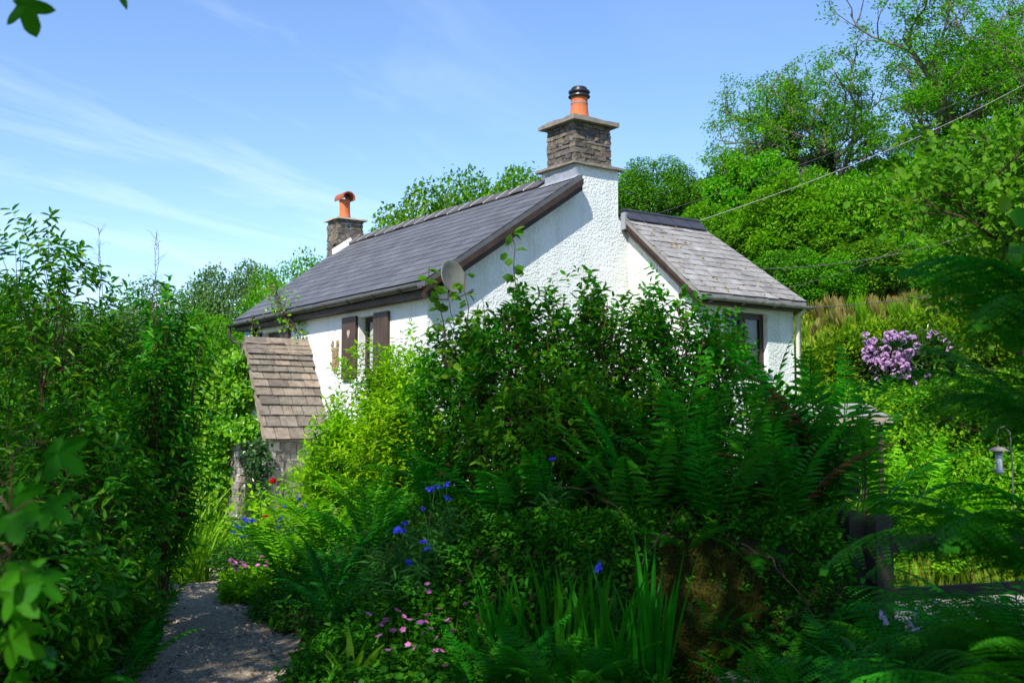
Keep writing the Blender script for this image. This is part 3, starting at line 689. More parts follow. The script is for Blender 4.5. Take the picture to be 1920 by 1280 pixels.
g.hexa([(WB0, .002, RWZ - .08), (6.12, .002, RWZ - .08), (6.86, 1.94, WZ - .08), (WB0, 1.94, WZ - .08)], [(WB0, .002, RWZ - .004), (6.12, .002, RWZ - .004), (6.86, 1.94, WZ - .004), (WB0, 1.94, WZ - .004)])
wroof = g.obj('roof', M['old_slate'], house, recalc=True)
g = Geo(); slates(g, C_w, 14, .30, .6, .009, rng, .006, .12, gap=.009); g.obj('slates', M['old_slate'], wroof, recalc=True)
g = Geo()
for i in range(5):
    b0, b1 = WB0 + .01 + 2.0 * i / 5, WB0 - .01 + 2.0 * (i + 1) / 5
    for sgn in (-1, 1):
        q = [(b0, sgn * .02, RWZ + .085), (b1, sgn * .02, RWZ + .085), (b1, sgn * .21, RWZ - .085), (b0, sgn * .21, RWZ - .085)]
        q = [np.array(v) for v in q]; g.hexa([v - (0, 0, .022) for v in q], q)
g.tube([(WB0 + .01, 0, RWZ + .095), (WB0 + 1.99, 0, RWZ + .095)], .035, 8, True)
g.obj('ridge_tiles', M['ridge'], wroof, recalc=True)
g = Geo()                               # moss on the old slates
for k in range(95):
    s_, t_ = rng.uniform(.03, .97), rng.uniform(.02, .95) ** 1.4
    p = (np.array(C_w[0]) * (1 - s_) + np.array(C_w[1]) * s_) * (1 - t_) + (np.array(C_w[3]) * (1 - s_) + np.array(C_w[2]) * s_) * t_
    r = rng.uniform(.012, .036); th = np.arange(6) * 1.047
    g.add([p + (r * 1.4 * math.cos(a), r * .8 * math.sin(a), r * .65 * math.sin(a) + .012) for a in th] + [p + (0, -.012, r * .9 + .018)], [[i, (i + 1) % 6, 6] for i in range(6)])
g.obj('moss_tufts', surf('roof_moss', [(.10, .045, .012), (.16, .10, .02), (.12, .12, .02)], 3, 1, spec=.05), wroof, smooth=True)['kind'] = 'stuff'
g = Geo(); sl = (RWZ - WZ) / 1.94
wr = lambda a, dz: WZ + sl * (a - WA) - dz
for (x0, x1, d0, d1, y0) in ((WB0 + .03, WB0 + .055, .085, .27, -1.88), (WB0 - .004, WB0 + .026, .082, .16, -1.90), (WB0 + .056, 4.268, .09, .115, -1.88)):
    g.hexa([(x0, y0, wr(y0, d1)), (x1, y0, wr(y0, d1)), (x1, -.02, wr(-.02, d1)), (x0, -.02, wr(-.02, d1))], [(x0, y0, wr(y0, d0)), (x1, y0, wr(y0, d0)), (x1, -.02, wr(-.02, d0)), (x0, -.02, wr(-.02, d0))])
g.obj('bargeboard', M['barge'], house, recalc=True)
g = Geo(); g.box((WB0 - .03, -.13, 5.19), (WB0 + .028, -.018, 5.50)); g.obj('flashing', M['lead'], house)
g = Geo(); g.box((4.2, -1.90, 3.70), (6.84, -1.87, 3.80)); g.box((4.2, -1.868, 3.70), (6.80, -1.703, 3.72)); g.obj('fascia', M['barge'], house)
g = Geo(); half_gutter(g, (6.98, -1.97, 3.785), (4.14, -1.97, 3.80), .058)
for b in np.arange(4.4, 6.9, .8): g.beam((b, -1.97, 3.725), (b, -1.88, 3.71), .03, .012)
g.obj('gutter', M['greygutter'], house, recalc=True)
g = Geo(); g.tube([(6.82, -1.96, 3.73), (6.82, -1.78, 3.62), (6.82, -1.76, ZG)], .045, 10); g.obj('downpipe', M['whitepipe'], house, smooth=True)
# wing window
b0, b1, z0, z1 = 4.98, 6.08, 2.60, 3.62; yy = -1.60; f = .06
g = Geo()
for c0, c1 in (((b0, z0), (b0 + f, z1)), ((b1 - f, z0), (b1, z1)), ((b0 + f, z1 - f), (b1 - f, z1)), ((b0 + f, z0), (b1 - f, z0 + f)), (((b0 + b1) / 2 - .03, z0 + f), ((b0 + b1) / 2 + .03, z1 - f))):
    g.box((c0[0], yy, c0[1]), (c1[0], yy + .06, c1[1]))
fo = g.obj('window', M['frame'], house)
g = Geo()
for q0, q1 in ((b0 + f, (b0 + b1) / 2 - .03), ((b0 + b1) / 2 + .03, b1 - f)):
    s_ = .045
    g.box((q0, yy - .008, z0 + f), (q0 + s_, yy + .04, z1 - f)); g.box((q1 - s_, yy - .008, z0 + f), (q1, yy + .04, z1 - f)); g.box((q0 + s_, yy - .008, z1 - f - s_), (q1 - s_, yy + .04, z1 - f)); g.box((q0 + s_, yy - .008, z0 + f), (q1 - s_, yy + .04, z0 + f + s_))
    g.box((q0 + s_, yy + .0, z0 + .37), (q1 - s_, yy + .03, z0 + .395))
g.obj('sash', M['frame'], fo)
g = Geo(); g.add([(b0 + f, yy + .025, z0 + f), (b1 - f, yy + .025, z0 + f), (b1 - f, yy + .025, z1 - f), (b0 + f, yy + .025, z1 - f)], [[0, 1, 2, 3]]); g.obj('pane', M['glass'], fo)
# lace net: a woven sheet with rows of small holes
g = Geo(); n = 40; mrow = 34; xs = np.linspace(b0 + .03, b1 - .03, n + 1); zs = np.linspace(z0 + .05, z1 - .05, mrow + 1)
V = np.array([[(x, yy + .10 + .012 * math.sin(x * 30), z) for x in xs] for z in zs]).reshape(-1, 3)
F = [[i * (n + 1) + j, i * (n + 1) + j + 1, (i + 1) * (n + 1) + j + 1, (i + 1) * (n + 1) + j] for i in range(mrow) for j in range(n) if not (i % 2 and j % 2)]
g.add(V, F); g.obj('curtain', M['lace'], fo)
g = Geo(); g.box((b0 - .04, -1.76, z0 - .06), (b1 + .04, -1.62, z0 - .003)); g.obj('sill', M['render'], fo)
# porch: steep stone-tiled roof, rubble walls, doorway
PA, PZ, PE, PEZ, PF = 4.46, 3.20, 3.42, 1.36, -1.30
C_pr = [(PF, PE, PEZ), (-.004, PE, PEZ), (-.004, PA, PZ), (PF, PA, PZ)]
C_pl = [(PF, 2 * PA - PE, PEZ), (-.004, 2 * PA - PE, PEZ), (-.004, PA, PZ), (PF, PA, PZ)]
g = Geo()
for C_ in (C_pr, C_pl):
    off = np.array((0, .06 if C_ is C_pr else -.06, -.03))
    g.hexa([np.array(c) + off for c in C_], [np.array(c) - (0, 0, .003) for c in C_])
proof = g.obj('porch_roof', M['stonetile'], house, recalc=True)
g = Geo(); slates(g, C_pr, 13, .29, .35, .028, rng, .011, .35, grow=1.1, gap=.016); slates(g, C_pl, 13, .29, .35, .028, rng, .011, .35, grow=1.1, gap=.016)
for i in range(3):
    x0 = PF + 1.29 * i / 3
    for sgn in (-1, 1): g.hexa([(x0, PA, PZ + .045), (x0 + .425, PA, PZ + .045), (x0 + .425, PA + sgn * .15, PZ - .20), (x0, PA + sgn * .15, PZ - .20)], [(x0, PA, PZ + .085), (x0 + .425, PA, PZ + .085), (x0 + .425, PA + sgn * .19, PZ - .20), (x0, PA + sgn * .19, PZ - .20)])
g.obj('stone_tiles', M['stonetile'], proof, recalc=True)
g = Geo(); gm = Geo()
g2 = Geo(); g3 = Geo(); masonry(g, gm, PF + .10, PF + .42, 3.50, 3.92, ZG, 1.42, rng, .13); masonry(g2, gm, PF + .10, PF + .42, 4.85, 5.42, ZG, 1.30, rng, .13)
masonry(g3, gm, PF + .43, -.02, 3.55, 3.80, ZG, 1.32, rng, .13)
gm.box((PF + .14, 3.95, 1.30), (PF + .38, 4.97, 2.3)); gm.box((PF + .14, 4.2, 2.3), (PF + .38, 4.72, 2.75))
pw = gm.obj('porch_wall', M['render'], house)
M['limerubble'] = (surf('limewashed_rubble', [(.16, .14, .11), (.34, .31, .26)], 9, .9, .8, bscale=30, bdist=.02, island=[(.6, .58, .55), (1.2, 1.2, 1.2), (.9, .85, .8), (2.0, 2.0, 2.0)]))
for q in (g, g2, g3): q.obj('stonework', M['limerubble'], pw)
g = Geo(); g.box((PF + .22, 3.94, ZG), (PF + .28, 4.83, 1.28)); g.box((PF + .18, 3.93, 1.20), (PF + .32, 4.84, 1.30)); g.obj('door', M['gate'], house)

# things fixed to the cottage
def on_house(name, label, cat, b, a, z): return thing(name, label, cat, hw(b, a, z), RZ)
o = on_house('satellite_dish', 'grey satellite dish on the gable corner under the brown bargeboard', 'satellite dish', .13, -.06, 3.79)
g = Geo(); n = 24; th = np.arange(n) * 2 * np.pi / n; rings = [(.0, .085), (.12, .07), (.22, .035), (.29, 0), (.30, .0), (.30, .02)]
V = np.array([[(r * math.cos(a), -.30 + d, r * 1.12 * math.sin(a)) for a in th] for r, d in rings]).reshape(-1, 3)
F = [[i * n + j, i * n + (j + 1) % n, (i + 1) * n + (j + 1) % n, (i + 1) * n + j] for i in range(len(rings) - 1) for j in range(n)]
g.add(V, F); d_ = g.obj('dish', M['dish'], o, smooth=True); d_.rotation_euler = (math.radians(-14), 0, math.radians(8)); d_.location = (.0, -.24, .10); d_.scale = (.84, .84, .84)
g = Geo(); g.tube([(0, .06, -.14), (0, -.36, -.18), (0, -.40, .05)], .018, 8, True); g.tube([(.02, -.46, -.20), (.13, -.82, -.10)], .012, 6, True); g.obj('bracket', M['dishdark'], o)
g = Geo(); g.tube([(.12, -.78, -.11), (.14, -.86, -.08)], .03, 10, True); g.obj('receiver_head', M['dishdark'], o)
o = on_house('nest_box', 'small white box painted with a blue letter A under the far eave', 'nest box', -.09, 7.16, 3.46)
g = Geo(); g.hexa([(-.085, -.11, -.13), (.085, -.11, -.13), (.085, .11, -.13), (-.085, .11, -.13)], [(-.085, -.085, .12), (.085, -.085, .12), (.085, .085, .12), (-.085, .085, .12)]); g.obj('body', M['white'], o)
g = Geo(); g.hexa([(-.11, -.12, .10), (.088, -.12, .10), (.088, .12, .10), (-.11, .12, .10)], [(-.03, -.04, .30), (.088, -.04, .30), (.088, .04, .30), (-.03, .04, .30)]); g.obj('roof', M['darkblue'], o)
g = Geo()
for ax in ('y', 'x'):
    for (u0, w0, u1, w1) in ((-.07, -.11, 0, .09), (.07, -.11, 0, .09), (-.04, -.03, .04, -.03)):
        if ax == 'x': g.beam((-.09, u0, w0), (-.09, u1, w1), .03, .006, up=(1, 0, 0))
        else: g.beam((u0, -.105, w0), (u1, -.103, w1), .006, .028, up=(0, 0, 1) if w0 != w1 else (0, 0, 1))
g.obj('letter_a', M['blue'], o)
def cable(name, label, p, q, r, sag, mat, k=24):
    p, q = np.array(p), np.array(q); t_ = np.linspace(0, 1, k)[:, None]; pts = p + (q - p) * t_ - UP * sag * 4 * t_ * (1 - t_)
    g = Geo(); g.tube(pts, r, 5); o = g.obj(name, mat, smooth=True); return tag(o, label, 'cable', 'overhead cables from the wing')
def pz(px, py, d): return (wx(px, d), d, zpx(py, d))
cable('overhead_cable', 'thick pale overhead cable rising from the wing ridge to the tall tree', hw(6.1, 0, 5.58), pz(1990, 120, 30), .0075, .25, M['cable'])
cable('overhead_cable', 'thinnest overhead cable, starting behind the wing ridge, highest of all', hw(4.9, .2, 5.55), pz(1990, 100, 30), .004, .2, M['darkcable'])
cable('overhead_cable', 'grey cable leaving the sloping edge of the wing roof halfway down', hw(6.5, -1.0, 4.55), pz(1960, 385, 26), .009, .35, M['darkcable'])
cable('overhead_cable', 'thin cable climbing steeply from low on the wing roof edge to the alder', hw(6.75, -1.55, 4.15), pz(1900, 330, 24), .005, .35, M['darkcable'])
cable('overhead_cable', 'lowest overhead cable, tied to the wing gutter end above the meadow', hw(7.0, -1.95, 3.78), pz(1990, 505, 24), .008, .15, M['darkcable'])

# ------------------------------------------------------------------ trees and shrubs
def fit_height(gf, gt, H, lean=0):
    A = np.concatenate(gf.V); k = H / np.percentile(A[:, 2], 98.5); c = A.mean(0) / A[:, 2].mean()
    for g in (gf, gt):
        for v in g.V:
            v[:, 0] -= (c[0] - lean) * v[:, 2]; v[:, 1] -= c[1] * v[:, 2]; v[:, 2] *= k
def crown_tree(seed, H, R, trunk=.3, crown_lo=.3, nleaf=9000, L=.22, nblob=16, flat=1.0, kind='clump', rr=(.30, .48)):
    """round-headed tree: lumpy crown of leaf clumps, tapered trunk with limbs; base at the origin"""
    r = np.random.default_rng(seed); gf, gt = Geo(), Geo()
    zc = H * (crown_lo + 1) / 2; hz = H * (1 - crown_lo) / 2
    cs, rs = [], []
    for k in range(nblob):
        th = k * 2.4 + r.uniform(-.4, .4); v = -0.75 + 1.65 * (k + .5) / nblob; rho = math.sqrt(max(0.05, 1 - v * v)) * r.uniform(.55, .78)
        cs.append((R * rho * math.cos(th), R * rho * math.sin(th), zc + hz * v * .72)); rs.append(R * r.uniform(*rr) * (1 - .25 * max(v, 0)))
    cs, rs = np.array(cs), np.array(rs)
    b = r.choice(nblob, nleaf, p=rs ** 2 / (rs ** 2).sum())
    d = unit(r.normal(0, 1, (nleaf, 3)) + (0, 0, .25)); q = r.uniform(0, 1, nleaf) ** .4
    P = cs[b] + d * (rs[b] * (.40 + .62 * q))[:, None] * (1, 1, flat) + r.normal(0, .018 * R, (nleaf, 3))
    D = d * .35 + r.normal(0, .7, (nleaf, 3)) - UP * .25
    leaves(gf, P, D, UP + d * .9 + r.normal(0, .4, (nleaf, 3)), L * r.uniform(.6, 1.35, nleaf), L * .75 * r.uniform(.6, 1.3, nleaf), kind)
    top = np.array((r.normal(0, .05) * R, r.normal(0, .05) * R, zc + hz * .3))
    gt.tube(bend((0, 0, -.3), top, r, 7, 0, .012), np.linspace(trunk, trunk * .25, 7), 8)
    for k in range(nblob):
        s_ = r.uniform(.35, .9); p0 = np.array((0, 0, 0)) * (1 - s_) + top * s_
        gt.tube(bend(p0, cs[k], r, 5, .1, .05), np.linspace(trunk * .32 * (1.1 - s_), .015, 5), 5)
        for m_ in range(3):
            e = cs[k] + unit(r.normal(0, 1, 3)) * rs[k] * .8; gt.tube(bend(cs[k], e, r, 4, .1, .06), np.linspace(trunk * .08, .008, 4), 4)
    fit_height(gf, gt, H)
    return gf.mesh('crown'), gt.mesh('trunk', True)
def skeleton_tree(seed, H, spread, trunk=.35, limbs=5, fork=.35, nl=16, L=.16, Wd=.05, bare=.1, lean=(0, 0), kind='clump', tuft=.55, up=.5):
    """open tree whose limbs show: recursive branching, leaf sprays at the twig ends"""
    r = np.random.default_rng(seed); gf, gt = Geo(), Geo(); tips, tdir = [], []
    def grow(p, d, ln, rad, lev):
        n = 5; pts = [p]; dd = d.copy()
        for i in range(n):
            dd = unit(dd + r.normal(0, .08 if lev == 0 else .20, 3) + UP * .06 * up * 2 * (lev > 0)); pts.append(pts[-1] + dd * ln / n)
        pts = np.array(pts); gt.tube(pts, np.linspace(rad, rad * (.55 if lev < 3 else .3), n + 1), [8, 7, 5, 4, 3][lev])
        if lev == 4 or ln < .3:
            if r.uniform() > bare:
                for q in (3, 4, 5): tips.append(pts[q]); tdir.append(dd)
            return
        nb = [limbs, 5, 5, 4][lev]
        for k in range(nb):
            s_ = (fork + (1 - fork) * (k + .6) / nb) if lev == 0 else .3 + .7 * (k + r.uniform(.2, .9)) / nb
            i = min(n - 1, int(s_ * n)); base = pts[i] + (pts[i + 1] - pts[i]) * (s_ * n - i)
            ax = unit(np.cross(dd, r.normal(0, 1, 3))); ang = math.radians(r.uniform(28, 62) if lev == 0 else r.uniform(25, 60))
            nd = unit(dd * math.cos(ang) + ax * math.sin(ang)); nd[2] = nd[2] * .8 + (.15 if lev < 2 else 0)
            grow(base, unit(nd), ln * (spread if lev == 0 else .56) * r.uniform(.75, 1.2), rad * [.55, .5, .5, .5][lev], lev + 1)
    grow(np.array((0, 0, -.2)), unit(np.array((lean[0], lean[1], 1.0))), H * .62, trunk, 0)
    T = np.array(tips); D = np.array(tdir); n = len(T)
    P = np.repeat(T, nl, 0) + r.normal(0, tuft, (n * nl, 3)) * (1, 1, .7)
    d = unit(np.repeat(D, nl, 0) * .5 + r.normal(0, .7, (n * nl, 3))); d[:, 2] -= .35
    leaves(gf, P, d, UP + r.normal(0, .45, (n * nl, 3)), L * r.uniform(.6, 1.3, n * nl), Wd * r.uniform(.7, 1.3, n * nl), kind)
    fit_height(gf, gt, H, lean[0])
    return gf.mesh('crown'), gt.mesh('trunk', True)
def shrub(seed, H, R, ntw=900, k=7, tl=.2, L=.07, Wd=.026, kind='oval', stems=9, low=.12, droop=.3, lump=.3, topflat=.6, spread=(45, 85), stemr=.012, innerfill=.35, foot=.45):
    """leafy shrub: many stems from the base, leaf whorls on twigs through an uneven envelope"""
    r = np.random.default_rng(seed); gf, gs = Geo(), Geo()
    ph = r.uniform(0, 6.28, 8)
    def env(v, th):
        e = np.minimum(1, foot + 1.1 * v) * np.sqrt(np.clip(1 - np.clip((v - topflat) / (1 - topflat), 0, 1) ** 2, 0, 1))
        return e * (1 + lump * (.5 * np.sin(2 * th + ph[0] + 4 * v) + .5 * np.sin(3 * th + ph[1] - 5 * v) + .35 * np.sin(7 * th + ph[2] + 9 * v)))
    v = low + (1 - low) * r.uniform(0, 1, ntw) ** .85; th = r.uniform(0, 6.28, ntw)
    q = np.where(r.uniform(0, 1, ntw) < innerfill, r.uniform(.1, .8, ntw), r.uniform(.75, 1.08, ntw))
    rad = R * env(v, th) * q
    hv = 1 + .10 * np.sin(3 * th + ph[3]) * q + .08 * np.sin(5 * th + ph[4]) - .05
    P = np.stack([rad * np.cos(th), rad * np.sin(th), H * v * hv], -1)
    out = np.stack([np.cos(th), np.sin(th), np.zeros(ntw)], -1)
    D = unit(out * (.7 * q)[:, None] + UP * (.35 + .9 * v)[:, None] + r.normal(0, .35, (ntw, 3)))
    tls = tl * r.uniform(.6, 1.4, ntw)
    twig_leaves(gf, r, P - D * (tls * .5)[:, None], D, k, tls, L, Wd, kind, droop, spread)
    zz_ = np.concatenate([v[:, 2] for v in gf.V]); kz = H / np.percentile(zz_, 99.6)
    for v_ in gf.V: v_[:, 2] *= kz
    P[:, 2] *= kz
    idx = r.choice(ntw, min(ntw, stems * 16), replace=False)
    main = []
    for i in range(stems):
        t_ = r.uniform(0, 6.28); rr = R * r.uniform(.2, .75)
        e = np.array((rr * math.cos(t_), rr * math.sin(t_), H * r.uniform(.7, .92)))
        pts = bend((r.normal(0, .06) * R, r.normal(0, .06) * R, -.05), e, r, 7, 0, .025); main.append(pts)
        gs.tube(pts, np.linspace(stemr, stemr * .3, 7), 5)
    allp = np.concatenate([m_[2:] for m_ in main])
    for i in idx:
        dist = np.linalg.norm((allp - P[i]) * (1, 1, 1.0) + UP * .25 * H * .5, axis=1); a = allp[np.argmin(dist)]
        gs.tube(bend(a, P[i] + D[i] * tls[i] * .4, r, 4, -.05, .03), np.linspace(stemr * .38, stemr * .12, 4), 3)
    return gf.mesh('foliage'), gs.mesh('stems', True)
def plant(name, label, cat, loc, meshes, mats, rz=0, scale=1.0, group=None, names=('foliage', 'stems')):
    t_ = thing(name, label, cat, loc, rz, group, scale)
    for nm, me, mt in zip(names, meshes, mats):
        if mt is not None and not me.materials: me.materials.append(mt)
        link(nm, me, t_)
    return t_
TW = ('crown', 'trunk')
# background trees: five crowns shared by all of them
BT = [crown_tree(11, 10, 3.6, .28, .22, 24000, .18, 26), crown_tree(12, 10, 3.3, .26, .15, 24000, .17, 30, .9), crown_tree(13, 10, 4.2, .30, .25, 24000, .19, 26)]
BF = [crown_tree(14, 10, 3.8, .28, .12, 24000, .18, 28), crown_tree(15, 10, 4.4, .28, .10, 24000, .18, 30)]
BL = [crown_tree(16, 10, 3.6, .22, .08, 22000, .16, 30), crown_tree(17, 10, 3.2, .2, .05, 20000, .16, 28)]
BW = [crown_tree(61, 10, 4.4, .2, .0, 13000, .32, 40, rr=(.14, .34)), crown_tree(62, 10, 4.6, .2, .0, 13000, .30, 44, rr=(.13, .32))]
BD = [crown_tree(63, 10, 4.4, .2, .0, 13000, .32, 40, rr=(.15, .34)), crown_tree(64, 10, 4.2, .2, .0, 12000, .32, 36, rr=(.16, .36))]
for me, mt in ((BW, 'leaf_tree2'), (BD, 'leaf_tree'), (BT, 'leaf_tree'), (BF, 'leaf_far'), (BL, 'leaf_tree2')):
    for a, b in me: a.materials.append(M[mt]); b.materials.append(M['bark'])
def bgtree(px, d, top, wpx, pool, k, label, group):
    x = float(wx(px, d)); z0 = float(hgt(x, d)) - .2; H = float(zpx(top, d)) - z0
    ref = {0: 3.6, 1: 3.3, 2: 4.2}.get(k, 3.6) * 1.05 if pool is BT else 4.0 if pool is BF else 3.5
    Rw = wpx / 2 / FPX * d
    return plant('broadleaf_tree', label, 'tree', (x, d, z0), pool[k], (None, None), rz=px * .37, scale=(Rw / ref, Rw / ref, H / 10), group=group, names=TW)
G1 = 'trees behind the cottage roof'
bgtree(1228, 45, 303, 200, BT, 0, 'round dark green tree standing just right of the near chimney', G1)
bgtree(792, 47, 372, 330, BT, 1, 'low rounded tree top showing above the far half of the roof ridge', G1)
bgtree(945, 49, 332, 350, BT, 2, 'green tree top rising behind the ridge beside the near chimney', G1)
bgtree(1085, 52, 365, 300, BT, 1, 'tree behind the near chimney, mostly hidden by the stack', G1)
bgtree(545, 38, 498, 210, BL, 0, 'bright green domed tree touching the far slope of the slate roof', G1)
G2 = 'trees in the valley beyond the left shrubs'
bgtree(440, 50, 508, 230, BF, 0, 'tall pale tree left of the bright domed tree by the roof end', G2)
bgtree(315, 62, 548, 280, BF, 1, 'hazy far tree showing between the dead stalk and the roof end', G2)
bgtree(395, 34, 600, 200, BL, 1, 'small light green tree below the tall pale tree, left of the nest box', G2)
bgtree(200, 58, 590, 290, BF, 0, 'far tree seen through the tops of the left shrubs', G2)
bgtree(60, 44, 560, 260, BF, 1, 'tree behind the tallest shrub at the left edge', G2)
bgtree(-70, 52, 500, 200, BT, 1, 'tree cut by the left edge of the photo, behind the shrub', G2)
bgtree(300, 30, 690, 190, BL, 1, 'low leafy tree filling the gap behind the left shrub stems', G2)
bgtree(130, 28, 700, 230, BL, 0, 'sunlit bushy tree behind the lower left shrubs', G2)
bgtree(10, 30, 620, 180, BL, 0, 'bushy sunlit tree at the far left behind the shrubs', G2)
G3 = 'trees of the wood on the hillside'
for px, d, top, w_, pool, k, lab in (
    (1345, 50, 345, 170, BD, 1, 'dark tree between the round tree and the ash pair above the wing ridge'),
    (1415, 44, 292, 160, BW, 0, 'bright leafy tree right below the left ash trunk'),
    (1505, 43, 318, 150, BW, 1, 'light green tree under the fork of the two ash trees'),
    (1590, 45, 345, 190, BD, 0, 'dark green tree to the right of the ash pair'),
    (1660, 46, 300, 140, BW, 0, 'leafy tree below the gap of sky beside the tall tree'),
    (1740, 43, 285, 190, BD, 1, 'broad tree under the left limb of the tall tree'),
    (1840, 42, 225, 220, BW, 1, 'bright tree hiding the foot of the tall tree'),
    (1945, 41, 240, 220, BW, 0, 'bright tree cut by the right edge below the tall tree'),
    (1330, 41, 385, 130, BW, 1, 'tree close behind the right end of the wing ridge'),
    (1405, 39, 430, 150, BD, 0, 'shaded tree behind the middle of the wing roof slope'),
    (1480, 38, 350, 170, BW, 0, 'pale tree with bare twigs above the wing eave'),
    (1565, 37, 425, 190, BD, 1, 'dark tree at the foot of the wood just above the meadow'),
    (1640, 38, 330, 150, BW, 1, 'yellow green tree at the wood edge above the rushes'),
    (1715, 37, 420, 190, BD, 1, 'deep green spreading tree at the wood edge behind the alder'),
    (1795, 38, 335, 170, BD, 0, 'dark tree in the wood behind the alder top'),
    (1900, 37, 385, 200, BD, 1, 'tree at the right end of the wood, behind the dark hazel leaves')):
    bgtree(px, d, top, w_, pool, k, lab, G3)
for i, (px, d, top, w_, lab) in enumerate(((1480, 32.5, 470, 130, 'dark bush at the foot of the wood behind the wing eave'), (1555, 32, 478, 130, 'dark bush at the foot of the wood where the lowest cable crosses'), (1630, 32.5, 455, 150, 'shady bush along the top edge of the rushes'), (1710, 33, 445, 140, 'shady bush behind the alder twigs at the meadow top'), (1800, 33.5, 430, 150, 'bush at the right end of the meadow top'))):
    bgtree(px, d, top, w_, BD if i % 2 == 0 else BW, i % 2, lab, 'bushes along the top of the meadow')
# open ash trees with ivy on their trunks
def ivy_on(seed, H, r0, n, parent):
    r = np.random.default_rng(seed); g = Geo(); z = r.uniform(0, 1, n) ** 1.2 * H; th = r.uniform(0, 6.28, n)
    rr = r0 * (1 + .4 * np.sin(z * 1.3)) * (1.1 - .6 * z / H) * r.uniform(.7, 1.2, n)
    P = np.stack([rr * np.cos(th), rr * np.sin(th), z], -1); o = np.stack([np.cos(th), np.sin(th), np.full(n, -.6)], -1)
    leaves(g, P, o + r.normal(0, .3, (n, 3)), np.stack([np.cos(th), np.sin(th), np.ones(n)], -1), .2, .18, 'clump'); return g.obj('ivy', M['leaf_ivydark'], parent)
for px, d, top, seed, lean, lab, iv in ((1488, 48, 128, 31, (-.06, 0), 'open ash tree with an ivy covered trunk, left one of the pair', 1), (1560, 47, 118, 33, (.02, 0), 'open ash tree with two leaning bare limbs, right one of the pair', 1)):
    x = float(wx(px, d)); z0 = float(hgt(x, d)); H = float(zpx(top, d)) - z0
    t_ = plant('ash_tree', lab, 'tree', (x, d, z0), skeleton_tree(seed, H, .70, .20, 6, .40, 9, .17, .075, .18, lean, tuft=.18), (M['leaf_tree2'], M['bark']), group='open ash trees on the skyline', names=TW)
    ivy_on(seed, H * .55, .6, 1500, t_)
x = float(wx(1840, 40)); z0 = float(hgt(x, 40)); H = float(zpx(-70, 40)) - z0
plant('ash_tree', 'tallest tree at the top right corner with many upright grey limbs', 'tree', (x, 40, z0), skeleton_tree(35, H, .72, .22, 9, .22, 12, .17, .075, .10, (.02, 0), tuft=.18, up=.9), (M['leaf_tree2'], M['bark']), group='open ash trees on the skyline', names=TW)
x = float(wx(1930, 43)); z0 = float(hgt(x, 43)); H = float(zpx(-60, 43)) - z0
plant('ash_tree', 'tall tree cut by the right edge behind the tallest tree', 'tree', (x, 43, z0), skeleton_tree(36, H, .62, .30, 7, .3, 12, .17, .075, .10, (.0, 0), tuft=.18, up=.9), (M['leaf_tree2'], M['bark']), group='open ash trees on the skyline', names=TW)
for px, d, top, seed, lab in ((1405, 44, 285, 37, 'slim open tree whose pale limbs show beside the wing ridge'), (1500, 37, 345, 38, 'tree with bare pale twigs among leaves in the middle of the wood'), (1625, 36.5, 340, 39, 'open leafy tree at the wood edge above the rushes'), (1745, 37, 300, 42, 'open tree with grey limbs under the tall tree')):
    x = float(wx(px, d)); z0 = float(hgt(x, d)) - .1; H = float(zpx(top, d)) - z0
    plant('ash_tree', lab, 'tree', (x, d, z0), skeleton_tree(seed, H, .62, .10, 7, .2, 8, .17, .10, .12, (0, 0), tuft=.20), (M['leaf_tree2'], M['bark']), group='open trees of the wood edge', names=TW)
# near alder on the right with thin arching twigs
x, y, z0 = gp(2010, 15.0); H = float(zpx(245, 15.0)) - z0
plant('alder_tree', 'slender alder with round leaves and thin arching twigs at the right edge', 'tree', (x, y, z0), skeleton_tree(41, H, .50, .06, 6, .55, 5, .10, .085, .12, (-.10, -.02), kind='round', tuft=.16, up=.25), (M['leaf_hazel'], M['twig']), names=TW)

